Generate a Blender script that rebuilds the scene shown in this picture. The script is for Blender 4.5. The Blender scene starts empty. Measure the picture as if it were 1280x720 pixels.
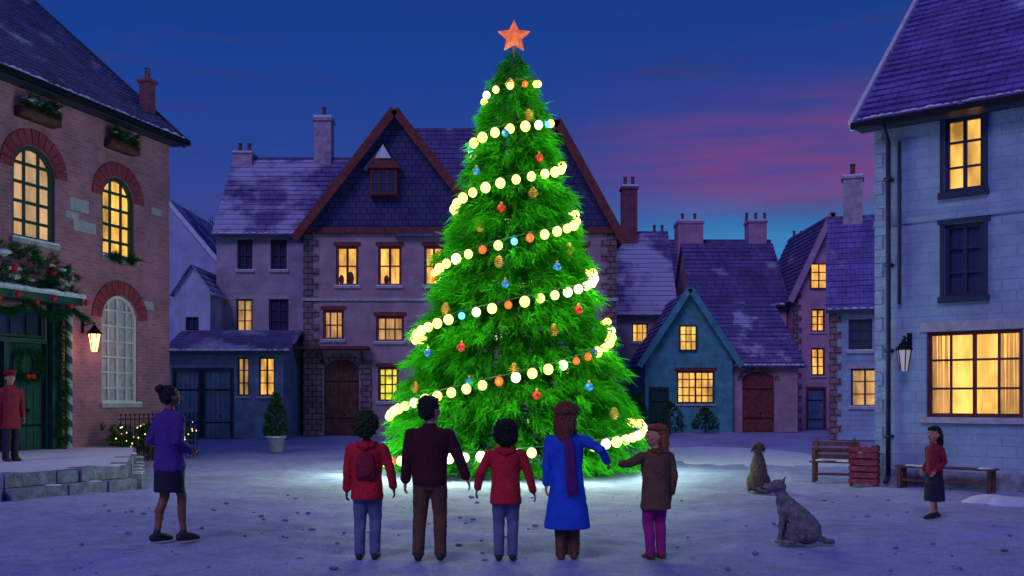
import bpy, bmesh, math, random, time
import numpy as np
from mathutils import Vector, Matrix, noise
from mathutils.bvhtree import BVHTree
random.seed(7); rng=np.random.default_rng(11)
T0=time.time()
scene=bpy.context.scene
COL=scene.collection

# ------------------------------------------------------------------ materials
def nodes_of(m):
    m.use_nodes=True
    nt=m.node_tree
    return nt, nt.nodes["Principled BSDF"]

def mat(name, base, rough=.8, nscale=3.0, var=.25, bump=.0, bscale=40, metal=0, coord='Object', spec=.3):
    m=bpy.data.materials.new(name); nt,b=nodes_of(m)
    tc=nt.nodes.new('ShaderNodeTexCoord'); nz=nt.nodes.new('ShaderNodeTexNoise')
    nz.inputs['Scale'].default_value=nscale; nz.inputs['Detail'].default_value=3
    nt.links.new(tc.outputs[coord],nz.inputs['Vector'])
    mx=nt.nodes.new('ShaderNodeMix'); mx.data_type='RGBA'
    mr=nt.nodes.new('ShaderNodeMapRange'); mr.inputs[1].default_value=.3; mr.inputs[2].default_value=.7
    nt.links.new(nz.outputs['Fac'],mr.inputs[0]); nt.links.new(mr.outputs[0],mx.inputs[0])
    mx.inputs[6].default_value=tuple(c*(1-var) for c in base)+(1,)
    mx.inputs[7].default_value=tuple(min(1,c*(1+var)) for c in base)+(1,)
    nt.links.new(mx.outputs[2],b.inputs['Base Color'])
    b.inputs['Roughness'].default_value=rough; b.inputs['Metallic'].default_value=metal
    b.inputs['Specular IOR Level'].default_value=spec
    if bump>0:
        n2=nt.nodes.new('ShaderNodeTexNoise'); n2.inputs['Scale'].default_value=bscale; n2.inputs['Detail'].default_value=2
        nt.links.new(tc.outputs[coord],n2.inputs['Vector'])
        bp=nt.nodes.new('ShaderNodeBump'); bp.inputs['Strength'].default_value=bump; bp.inputs['Distance'].default_value=.03
        nt.links.new(n2.outputs['Fac'],bp.inputs['Height']); nt.links.new(bp.outputs[0],b.inputs['Normal'])
    return m

def brickmat(name,c1,c2,mortar,bw,bh,ms,rough=.85,snow=0.0,sscale=.6,bump=.5,offset=.5,stain=.35):
    m=bpy.data.materials.new(name); nt,b=nodes_of(m); L=nt.links
    uv=nt.nodes.new('ShaderNodeUVMap')
    br=nt.nodes.new('ShaderNodeTexBrick'); L.new(uv.outputs[0],br.inputs['Vector'])
    br.offset=offset
    br.inputs['Color1'].default_value=c1+(1,); br.inputs['Color2'].default_value=c2+(1,); br.inputs['Mortar'].default_value=mortar+(1,)
    br.inputs['Scale'].default_value=1; br.inputs['Mortar Size'].default_value=ms; br.inputs['Mortar Smooth'].default_value=.3
    br.inputs['Brick Width'].default_value=bw; br.inputs['Row Height'].default_value=bh; br.inputs['Bias'].default_value=0
    tc=nt.nodes.new('ShaderNodeTexCoord')
    nz=nt.nodes.new('ShaderNodeTexNoise'); nz.inputs['Scale'].default_value=.9; nz.inputs['Detail'].default_value=5; nz.inputs['Roughness'].default_value=.65
    L.new(tc.outputs['Object'],nz.inputs['Vector'])
    mr=nt.nodes.new('ShaderNodeMapRange'); mr.inputs[1].default_value=.3; mr.inputs[2].default_value=.7; mr.inputs[3].default_value=1-stain; mr.inputs[4].default_value=1+stain*.6
    L.new(nz.outputs['Fac'],mr.inputs[0])
    mul=nt.nodes.new('ShaderNodeMix'); mul.data_type='RGBA'; mul.blend_type='MULTIPLY'; mul.inputs[0].default_value=1
    L.new(br.outputs['Color'],mul.inputs[6]); L.new(mr.outputs[0],mul.inputs[7])
    out=mul.outputs[2]
    if snow>0:
        n2=nt.nodes.new('ShaderNodeTexNoise'); n2.inputs['Scale'].default_value=sscale; n2.inputs['Detail'].default_value=5; n2.inputs['Roughness'].default_value=.6
        L.new(tc.outputs['Object'],n2.inputs['Vector'])
        m2=nt.nodes.new('ShaderNodeMapRange'); m2.inputs[1].default_value=.66-snow*.35; m2.inputs[2].default_value=.74-snow*.3; m2.inputs[4].default_value=.85
        L.new(n2.outputs['Fac'],m2.inputs[0])
        mx=nt.nodes.new('ShaderNodeMix'); mx.data_type='RGBA'; L.new(m2.outputs[0],mx.inputs[0]); L.new(out,mx.inputs[6]); mx.inputs[7].default_value=(.42,.42,.70,1)
        out=mx.outputs[2]
    L.new(out,b.inputs['Base Color']); b.inputs['Roughness'].default_value=rough; b.inputs['Specular IOR Level'].default_value=.25
    bp=nt.nodes.new('ShaderNodeBump'); bp.inputs['Strength'].default_value=bump; bp.inputs['Distance'].default_value=.03
    ad=nt.nodes.new('ShaderNodeMath'); ad.operation='MULTIPLY_ADD'; ad.inputs[1].default_value=-1
    n3=nt.nodes.new('ShaderNodeTexNoise'); n3.inputs['Scale'].default_value=12; n3.inputs['Detail'].default_value=2; L.new(tc.outputs['Object'],n3.inputs['Vector'])
    L.new(br.outputs['Fac'],ad.inputs[0]); L.new(n3.outputs['Fac'],ad.inputs[2]); L.new(ad.outputs[0],bp.inputs['Height']); L.new(bp.outputs[0],b.inputs['Normal'])
    return m

def emit(name,col,strength,var=0,vs=2,sampled=True,curtain=False):
    m=bpy.data.materials.new(name); nt,b=nodes_of(m); L=nt.links
    b.inputs['Base Color'].default_value=(min(1,col[0]*.4),min(1,col[1]*.4),min(1,col[2]*.4),1)
    b.inputs['Emission Color'].default_value=tuple(col)+(1,); b.inputs['Emission Strength'].default_value=strength
    b.inputs['Roughness'].default_value=.4
    if var>0:
        tc=nt.nodes.new('ShaderNodeTexCoord')
        nz=nt.nodes.new('ShaderNodeTexNoise'); nz.inputs['Scale'].default_value=vs; nz.inputs['Detail'].default_value=3
        mp=nt.nodes.new('ShaderNodeMapping'); mp.inputs['Scale'].default_value=(1,1,.35) if curtain else (1,1,1)
        L.new(tc.outputs['Object'],mp.inputs[0]); L.new(mp.outputs[0],nz.inputs['Vector'])
        mr=nt.nodes.new('ShaderNodeMapRange'); mr.inputs[1].default_value=.32; mr.inputs[2].default_value=.68
        mr.inputs[3].default_value=strength*(1-var); mr.inputs[4].default_value=strength*(1+var)
        L.new(nz.outputs['Fac'],mr.inputs[0]); L.new(mr.outputs[0],b.inputs['Emission Strength'])
    if not sampled: m.cycles.emission_sampling='NONE'
    return m

M={}
M['brick']=brickmat('pink_brick',(.42,.165,.27),(.32,.12,.21),(.36,.21,.34),.3,.1,.012)
M['arch']=brickmat('red_voussoir',(.34,.05,.09),(.26,.04,.07),(.14,.05,.09),.2,.35,.014)
M['slateA']=brickmat('slate_dusk',(.16,.14,.40),(.11,.10,.30),(.035,.03,.10),.38,.6,.012,snow=.28)
M['slateB']=brickmat('slate_far',(.14,.105,.34),(.10,.08,.26),(.04,.035,.12),.5,.9,.02,snow=.2,sscale=.35)
M['slateC']=brickmat('slate_snowy',(.15,.13,.36),(.11,.09,.27),(.05,.04,.13),.5,.9,.02,snow=.62,sscale=.3)
M['slateD']=brickmat('slate_violet',(.20,.15,.54),(.14,.11,.41),(.045,.035,.15),.36,.6,.012,snow=.15)
M['tilehung']=brickmat('tile_hung',(.065,.06,.24),(.045,.045,.18),(.02,.02,.07),.35,.3,.02,bump=.8)
M['stone']=brickmat('mauve_render',(.37,.25,.36),(.34,.23,.34),(.30,.21,.32),.7,.32,.008,bump=.25)
M['stone2']=brickmat('grey_mauve_render',(.36,.31,.47),(.33,.28,.44),(.30,.25,.41),.7,.35,.008,bump=.25)
M['quoin']=brickmat('quoin_stone',(.28,.18,.23),(.17,.11,.16),(.08,.05,.09),.42,.28,.03,bump=1)
M['pinkwall']=mat('pink_stucco',(.42,.23,.40),.9,1.2,.22,.3,8)
M['bluewall']=brickmat('pale_blue_stone',(.28,.37,.62),(.245,.335,.57),(.22,.30,.53),.55,.22,.010,bump=.6,stain=.3)
M['palewall']=mat('pale_wall',(.34,.40,.66),.9,1,.2,.2,8)
M['teal']=mat('teal_boards',(.065,.26,.37),.7,2,.3,.2,20)
M['tealdk']=mat('dark_green_paint',(.008,.06,.065),.5,3,.3,.1,30)
M['shed']=mat('shed_boards',(.14,.20,.38),.8,2,.25,.2,20)
M['sheddoor']=mat('shed_door',(.09,.15,.29),.7,2,.25,.2,20)
M['timber']=mat('red_timber',(.15,.035,.05),.75,5,.35,.3,20)
M['brown']=mat('brown_wood',(.11,.04,.045),.75,4,.4,.4,15)
M['bluetrim']=mat('blue_black_trim',(.02,.03,.08),.55,4,.2)
M['whitetrim']=mat('white_trim',(.55,.55,.70),.6,4,.12)
M['greentrim']=mat('green_frame',(.01,.055,.05),.5,4,.2)
M['sill']=mat('stone_sill',(.36,.34,.48),.85,5,.2,.4,20)
M['snow']=mat('snow',(.60,.64,.86),.75,3,.10,.4,18)
M['iron']=mat('black_iron',(.012,.013,.02),.45,8,.2,metal=.6)
M['blockstone']=mat('grey_block_stone',(.22,.22,.34),.9,6,.4,.8,14)
M['chim']=mat('grey_chimney',(.36,.29,.42),.9,3,.3,.5,12)
M['chimred']=brickmat('chimney_brick',(.27,.08,.14),(.19,.06,.10),(.13,.07,.12),.25,.14,.015)
M['lit']=emit('lit_window',(1,.50,.09),.92,.65,2.6,curtain=True)
M['lit2']=emit('lit_window_dim',(1,.52,.16),.42,.7,2.5,curtain=True)
M['litA']=emit('lit_arched_window',(1,.56,.28),.50,.55,1.6,curtain=True)
M['litgreen']=emit('lit_window_yellow',(.9,.75,.06),.9,.5,3)
M['litbig']=emit('lit_shop_window',(1,.53,.10),1.0,.6,2.8,curtain=True)
def glassmat():
    m=bpy.data.materials.new('dark_glass'); nt,b=nodes_of(m)
    b.inputs['Base Color'].default_value=(.03,.04,.11,1); b.inputs['Roughness'].default_value=.12; b.inputs['Specular IOR Level'].default_value=.8
    return m
M['glass']=glassmat()
M['pot']=mat('pale_pot',(.5,.5,.62),.7,5,.15)
M['curtain']=mat('net_curtain',(.40,.38,.50),.9,6,.25)
M['garred']=mat('red_ribbon',(.5,.015,.02),.5,5,.2)
M['gold']=mat('gold_ornament',(.75,.38,.10),.4,20,.4,.5,60,metal=.35)
M['bluebauble']=mat('blue_bauble',(.04,.22,.75),.25,20,.2,metal=.3)
M['redbauble']=mat('red_bauble',(.65,.03,.03),.3,20,.2,metal=.2)
M['bark']=mat('bark',(.06,.035,.02),.9,8,.4,.8,20)

# ------------------------------------------------------------------ mesh builder
class MB:
    def __init__(s): s.v=[]; s.f=[]; s.m=[]
    def poly(s,pts,m):
        i=len(s.v); s.v+= [tuple(p) for p in pts]; s.f.append(tuple(range(i,i+len(pts)))); s.m.append(m)
    def hexa(s,p,m):
        i=len(s.v); s.v+=[tuple(q) for q in p]
        for f in ((3,2,1,0),(4,5,6,7),(0,1,5,4),(1,2,6,5),(2,3,7,6),(3,0,4,7)):
            s.f.append(tuple(i+k for k in f)); s.m.append(m)
    def box(s,x0,x1,y0,y1,z0,z1,m):
        s.hexa([(x0,y0,z0),(x1,y0,z0),(x1,y1,z0),(x0,y1,z0),(x0,y0,z1),(x1,y0,z1),(x1,y1,z1),(x0,y1,z1)],m)
    def beam(s,p,q,w,h,m,up=(0,0,1)):
        p=Vector(p);q=Vector(q);t=(q-p).normalized();u=Vector(up)
        a=t.cross(u)
        if a.length<1e-3: a=t.cross(Vector((0,1,0)))
        a.normalize(); b=a.cross(t).normalized(); a*=w/2;b*=h/2
        s.hexa([p-a-b,p+a-b,q+a-b,q-a-b,p-a+b,p+a+b,q+a+b,q-a+b],m)
    def cyl(s,p,q,r0,r1,m,n=10):
        p=Vector(p);q=Vector(q);t=(q-p).normalized(); a=t.orthogonal().normalized(); b=t.cross(a)
        i=len(s.v)
        for c,r in ((p,r0),(q,r1)):
            for k in range(n):
                an=2*math.pi*k/n; s.v.append(tuple(c+a*math.cos(an)*r+b*math.sin(an)*r))
        for k in range(n):
            k2=(k+1)%n; s.f.append((i+k,i+k2,i+n+k2,i+n+k)); s.m.append(m)
        s.f.append(tuple(i+k for k in reversed(range(n)))); s.m.append(m)
        s.f.append(tuple(i+n+k for k in range(n))); s.m.append(m)
    def lathe(s,c,prof,m,n=16):
        i=len(s.v); cx,cy,cz=c
        for r,z in prof:
            for k in range(n):
                a=2*math.pi*k/n; s.v.append((cx+r*math.cos(a),cy+r*math.sin(a),cz+z))
        for j in range(len(prof)-1):
            for k in range(n):
                k2=(k+1)%n; s.f.append((i+j*n+k,i+j*n+k2,i+(j+1)*n+k2,i+(j+1)*n+k)); s.m.append(m)
    def ball(s,c,r,m,nu=10,nv=6,sc=(1,1,1)):
        prof=[(max(.001,math.sin(math.pi*j/nv)),-math.cos(math.pi*j/nv)) for j in range(nv+1)]
        i=len(s.v)
        for rr,z in prof:
            for k in range(nu):
                a=2*math.pi*k/nu; s.v.append((c[0]+r*sc[0]*rr*math.cos(a),c[1]+r*sc[1]*rr*math.sin(a),c[2]+r*sc[2]*z))
        for j in range(nv):
            for k in range(nu):
                k2=(k+1)%nu; s.f.append((i+j*nu+k,i+j*nu+k2,i+(j+1)*nu+k2,i+(j+1)*nu+k)); s.m.append(m)
    def finish(s,name,parent=None,smooth=False,bevel=0):
        me=bpy.data.meshes.new(name); me.from_pydata(s.v,[],s.f)
        ms=[]; idx=[]
        for m in s.m:
            if m not in ms: ms.append(m)
            idx.append(ms.index(m))
        for m in ms: me.materials.append(m)
        me.polygons.foreach_set('material_index',idx)
        if smooth: me.polygons.foreach_set('use_smooth',[True]*len(s.f))
        me.update()
        uvl=me.uv_layers.new(name='UVMap').data
        Z=Vector((0,0,1))
        for p in me.polygons:
            n=p.normal
            if abs(n.z)>.95: t=Vector((1,0,0)); b=Vector((0,1,0))
            else:
                t=Z.cross(n).normalized(); b=n.cross(t)
            for li in p.loop_indices:
                co=me.vertices[me.loops[li].vertex_index].co
                uvl[li].uv=(co.dot(t),co.dot(b))
        o=bpy.data.objects.new(name,me); COL.objects.link(o)
        if parent: o.parent=parent
        if bevel>0:
            bv=o.modifiers.new('bev','BEVEL'); bv.width=bevel; bv.segments=2; bv.limit_method='ANGLE'
        return o

def empty(name,loc=(0,0,0),yaw=0):
    e=bpy.data.objects.new(name,None); COL.objects.link(e); e.location=loc; e.rotation_euler=(0,0,yaw); e.empty_display_size=.3
    return e

def arcpts(xa,xb,zs,rise,n=12):
    xc=(xa+xb)/2; r=(xb-xa)/2
    return [(xc-r*math.cos(math.pi*k/n), zs+rise*math.sin(math.pi*k/n)) for k in range(n+1)]

def facade(mb,m,x0,x1,z0,z1,ops,rev=.22,y=0.0):
    """wall sheet with true openings; ops=(xa,xb,za,zb,rise)"""
    xs=sorted(set([x0,x1]+[o[0] for o in ops]+[o[1] for o in ops])); zs=sorted(set([z0,z1]+[o[2] for o in ops]+[o[3] for o in ops]))
    xs=[a for a in xs if x0<=a<=x1]; zs=[a for a in zs if z0<=a<=z1]
    for i in range(len(xs)-1):
        for j in range(len(zs)-1):
            cx=(xs[i]+xs[i+1])/2; cz=(zs[j]+zs[j+1])/2
            if any(o[0]<cx<o[1] and o[2]<cz<o[3] for o in ops): continue
            mb.poly([(xs[i],y,zs[j]),(xs[i+1],y,zs[j]),(xs[i+1],y,zs[j+1]),(xs[i],y,zs[j+1])],m)
    for xa,xb,za,zb,rise in ops:
        sp=zb-rise
        mb.poly([(xa,y,za),(xa,y,sp),(xa,y+rev,sp),(xa,y+rev,za)],m)
        mb.poly([(xb,y,za),(xb,y+rev,za),(xb,y+rev,sp),(xb,y,sp)],m)
        mb.poly([(xa,y,za),(xa,y+rev,za),(xb,y+rev,za),(xb,y,za)],m)
        if rise<=0: mb.poly([(xa,y,zb),(xb,y,zb),(xb,y+rev,zb),(xa,y+rev,zb)],m)
        else:
            a=arcpts(xa,xb,sp,rise); h=len(a)//2
            for k in range(len(a)-1):
                c=(xa,zb) if k<h else (xb,zb)
                p,q=a[k],a[k+1]
                if (p[0]-q[0])**2+(p[1]-q[1])**2>1e-9:
                    mb.poly([(c[0],y,c[1]),(p[0],y,p[1]),(q[0],y,q[1])],m)
                    mb.poly([(p[0],y,p[1]),(p[0],y+rev,p[1]),(q[0],y+rev,q[1]),(q[0],y,q[1])],m)

def window(mb,xa,xb,za,zb,nx,nz,glass,frame,rise=0,y=0.0,fw=.07,bw=.035,sill=None,lintel=None,snow=False):
    gy=y+.17
    mb.poly([(xa,gy,za),(xb,gy,za),(xb,gy,zb),(xa,gy,zb)],glass)
    f0,f1=y+.07,y+.145
    sp=zb-rise
    mb.box(xa,xa+fw,f0,f1,za,sp,frame); mb.box(xb-fw,xb,f0,f1,za,sp,frame)
    mb.box(xa+fw,xb-fw,f0,f1,za,za+fw,frame)
    xc=(xa+xb)/2; r=(xb-xa)/2
    if rise<=0: mb.box(xa+fw,xb-fw,f0,f1,zb-fw,zb,frame)
    else:
        a=arcpts(xa,xb,sp,rise); b=arcpts(xa+fw,xb-fw,sp,rise-fw)
        for k in range(len(a)-1):
            mb.hexa([(b[k][0],f0,b[k][1]),(b[k+1][0],f0,b[k+1][1]),(b[k+1][0],f1,b[k+1][1]),(b[k][0],f1,b[k][1]),
                     (a[k][0],f0,a[k][1]),(a[k+1][0],f0,a[k+1][1]),(a[k+1][0],f1,a[k+1][1]),(a[k][0],f1,a[k][1])],frame)
    b0,b1=y+.09,y+.135
    for i in range(1,nx):
        x=xa+(xb-xa)*i/nx; top=zb-fw
        if rise>0: top=sp+(rise-fw)*math.sqrt(max(0,1-((x-xc)/r)**2))
        w=bw if not(nx%2==0 and i==nx//2) else bw*1.7
        mb.box(x-w/2,x+w/2,b0,b1,za+fw,top,frame)
    for j in range(1,nz):
        z=za+(zb-za)*j/nz; hw=r-fw
        if rise>0 and z>sp: hw=(r-fw)*math.sqrt(max(0,1-((z-sp)/rise)**2))
        mb.box(xc-hw,xc+hw,b0-.005,b1-.005,z-bw/2,z+bw/2,frame)
    if sill:
        mb.box(xa-.1,xb+.1,y-.1,y+.09,za-.12,za-.002,sill)
        if snow: mb.box(xa-.08,xb+.08,y-.09,y+.06,za,za+.05,M['snow'])
    if lintel:
        mb.box(xa-.12,xb+.12,y-.035,y+.06,zb+.002,zb+.2,lintel)

def voussoirs(mb,xa,xb,sp,rise,th,m,y=0,n=13):
    xc=(xa+xb)/2; r=(xb-xa)/2
    for k in range(n):
        a0=math.pi*(k+.06)/n; a1=math.pi*(k+.94)/n
        P=lambda a,e:(xc-(r+e)*math.cos(a), sp+(rise+e)*math.sin(a))
        i0,i1,o0,o1=P(a0,.0),P(a1,.0),P(a0,th),P(a1,th)
        mb.hexa([(i0[0],y-.04,i0[1]),(i1[0],y-.04,i1[1]),(i1[0],y+.03,i1[1]),(i0[0],y+.03,i0[1]),
                 (o0[0],y-.04,o0[1]),(o1[0],y-.04,o1[1]),(o1[0],y+.03,o1[1]),(o0[0],y+.03,o0[1])],m)

def slope(mb,m,O,U,V,course=.35,th=.035,piece=1.2):
    O=Vector(O);U=Vector(U);V=Vector(V); n=U.cross(V).normalized()
    if n.z<0: n=-n
    nc=max(2,int(V.length/course)); npc=max(1,int(U.length/piece))
    for i in range(nc):
        a=V*(i/nc); b=V*(min(1,(i+1)/nc+.02/V.length*nc*.1))
        for j in range(npc):
            j0,j1=j/npc,(j+1)/npc; jit=random.uniform(0,.018)
            dz=V.normalized()*random.uniform(-.015,.015)
            p=[O+a+U*j0+dz,O+a+U*j1+dz,O+b+U*j1,O+b+U*j0]
            mb.hexa([p[0],p[1],p[2]-n*.01,p[3]-n*.01,p[0]+n*(th*2+jit),p[1]+n*(th*2+jit),p[2]+n*(th*.6),p[3]+n*(th*.6)],m)

def snow_lip(mb,p,q,m=None,r=.07,step=.22):
    """uneven bead of snow lying along an edge"""
    p=Vector(p);q=Vector(q);L_=(q-p).length;n=max(2,int(L_/step))
    for k in range(n):
        c=p.lerp(q,(k+.5)/n); rr=r*random.uniform(.5,1.25)
        mb.ball(tuple(c),rr,m or M['snow'],8,5,(random.uniform(1.6,2.6),1.5,.8))

def chimney(x,y,z0,z1,w,m,pots,parent,name='chimney'):
    """x,y are in the parent house's own frame"""
    mb=MB(); h=z1-z0
    mb.box(x-w/2,x+w/2,y-w/2,y+w/2,z0,z0+h*.88,m)
    mb.box(x-w/2-.08,x+w/2+.08,y-w/2-.08,y+w/2+.08,z0+h*.88,z0+h*.92,m)
    mb.box(x-w/2-.03,x+w/2+.03,y-w/2-.03,y+w/2+.03,z0+h*.92,z0+h*.95,M['snow'])
    for k in range(pots):
        px=x+(k-(pots-1)/2)*w*.5
        mb.lathe((px,y,z0+h*.95),[(.16,0),(.12,.15),(.11,.5),(.14,.52),(.14,.58),(.08,.58)],M['chimred'],10)
    return mb.finish(name,parent)

def side_roof_house(name,loc,yaw,w,dep,he,hr,wall,roofm,wins,doors=(),ov=.35,course=.4,trim=None,quoins=False):
    e=empty(name,loc,yaw); mb=MB(); trim=trim or M['bluetrim']
    ops=[(a[0],a[1],a[2],a[3],0) for a in wins]+[(d[0],d[1],0,d[2],d[3]) for d in doors]
    facade(mb,wall,0,w,0,he,ops)
    for x in (0,w):
        mb.poly([(x,0,0),(x,dep,0),(x,dep,he),(x,dep/2,hr-.1),(x,0,he)],wall)
    mb.poly([(0,dep,0),(w,dep,0),(w,dep,he),(0,dep,he)],wall)
    if quoins:
        for k in range(int(he/.35)):
            q=.5 if k%2 else .32
            mb.box(-.02,q,-.03,.2,k*.35,k*.35+.33,M['quoin'])
    mb.finish('walls',e)
    mb=MB()
    for a in wins: window(mb,a[0],a[1],a[2],a[3],a[4],a[5],a[6],trim,sill=M['sill'],lintel=M['sill'],snow=True,fw=.09,bw=.05)
    mb.finish('windows',e)
    if doors:
        mb=MB()
        for d in doors: door(mb,d[0],d[1],d[2],d[3],d[4])
        mb.finish('doors',e)
    mb=MB(); s=(hr-he)/(dep/2)
    slope(mb,roofm,(-ov*.5,-ov,he-ov*s+.02),(w+ov,0,0),(0,dep/2+ov,hr-he+ov*s),course)
    slope(mb,roofm,(-ov*.5,dep+ov,he-ov*s+.02),(w+ov,0,0),(0,-dep/2-ov,hr-he+ov*s),course)
    mb.beam((-ov*.5,dep/2,hr+.05),(w+ov*.5,dep/2,hr+.05),.2,.12,M['slateB'])
    mb.beam((-ov*.5,-ov-.05,he-ov*s-.02),(w+ov*.5,-ov-.05,he-ov*s-.02),.1,.12,M['bluetrim'])
    snow_lip(mb,(-ov*.5,-ov,he-ov*s+.12),(w+ov*.5,-ov,he-ov*s+.12),r=.08,step=.35)
    mb.finish('roof',e)
    return e

def door(mb,xa,xb,h,rise,m,y=0,frame=None,z0=0.0):
    y0=y+.15; frame=frame or M['timber']
    mb.box(xa,xb,y0,y0+.06,z0,h,m)
    n=max(3,int((xb-xa)/.22))
    for k in range(n):
        x0=xa+.06+(xb-xa-.12)*k/n; x1=xa+.06+(xb-xa-.12)*(k+1)/n-.02
        mb.box(x0,x1,y0-.03,y0-.001,z0+.05,h-.08,m)
    for z in (z0+(h-z0)*.22,z0+(h-z0)*.7): mb.box(xa+.05,xb-.05,y0-.045,y0-.031,z,z+.07,M['iron'])
    xc=(xa+xb)/2
    mb.ball((xc+.12,y0-.08,z0+1.05),.05,M['iron'])
    if rise<=0:
        mb.box(xa-.12,xa,y-.03,y+.12,z0,h+.12,frame); mb.box(xb,xb+.12,y-.03,y+.12,z0,h+.12,frame); mb.box(xa,xb,y-.03,y+.12,h,h+.12,frame)

# ------------------------------------------------------------------ needle foliage
def blades(name,base,dirs,lens,width,m,parent,tint):
    n=len(base)
    r=rng.normal(size=(n,3)); side=np.cross(dirs,r); side/=np.linalg.norm(side,axis=1)[:,None]+1e-9
    w=(np.asarray(width)*np.ones(n))[:,None]*.5
    v=np.empty((n,3,3)); v[:,0]=base-side*w; v[:,1]=base+side*w; v[:,2]=base+dirs*np.asarray(lens)[:,None]
    me=bpy.data.meshes.new(name); me.vertices.add(n*3); me.loops.add(n*3); me.polygons.add(n)
    me.vertices.foreach_set('co',v.reshape(-1)); me.loops.foreach_set('vertex_index',np.arange(n*3,dtype=np.int32))
    me.polygons.foreach_set('loop_start',np.arange(0,n*3,3,dtype=np.int32))
    me.update(calc_edges=True); me.validate()
    at=me.attributes.new('tint','FLOAT','POINT'); at.data.foreach_set('value',np.repeat(tint,3).astype(np.float32))
    me.materials.append(m)
    o=bpy.data.objects.new(name,me); COL.objects.link(o)
    if parent: o.parent=parent
    return o

def leafmat(name,dark,light,transl=.35):
    m=bpy.data.materials.new(name); nt,b=nodes_of(m); L=nt.links
    nt.nodes.remove(b); b=nt.nodes.new('ShaderNodeBsdfDiffuse')
    at=nt.nodes.new('ShaderNodeAttribute'); at.attribute_name='tint'
    mx=nt.nodes.new('ShaderNodeMix'); mx.data_type='RGBA'; L.new(at.outputs['Fac'],mx.inputs[0])
    mx.inputs[6].default_value=dark+(1,); mx.inputs[7].default_value=light+(1,)
    L.new(mx.outputs[2],b.inputs['Color'])
    tr=nt.nodes.new('ShaderNodeBsdfTranslucent'); L.new(mx.outputs[2],tr.inputs['Color'])
    ms=nt.nodes.new('ShaderNodeMixShader'); ms.inputs[0].default_value=transl
    out=nt.nodes['Material Output']; L.new(b.outputs[0],ms.inputs[1]); L.new(tr.outputs[0],ms.inputs[2]); L.new(ms.outputs[0],out.inputs['Surface'])
    return m
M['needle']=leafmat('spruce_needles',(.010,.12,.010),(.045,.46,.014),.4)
M['garland']=leafmat('garland_leaf',(.01,.06,.025),(.03,.17,.05))
M['shrub']=leafmat('shrub_leaf',(.015,.06,.02),(.05,.19,.05))

def tufts(name,centers,dirs,per,length,width,m,parent,spread=.5,along=.3,tint=None):
    c=np.repeat(np.asarray(centers,float),per,0); d0=np.repeat(np.asarray(dirs,float),per,0); n=len(c)
    d=d0+rng.normal(size=(n,3))*spread; d/=np.linalg.norm(d,axis=1)[:,None]
    base=c+d0*rng.uniform(0,along,(n,1))+rng.normal(size=(n,3))*along*.12
    t=np.repeat(rng.uniform(0,1,len(centers)) if tint is None else tint,per)*.7+rng.uniform(0,.3,n)
    return blades(name,base,d,rng.uniform(.5,1.1,n)*length,width,m,parent,t)

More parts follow.
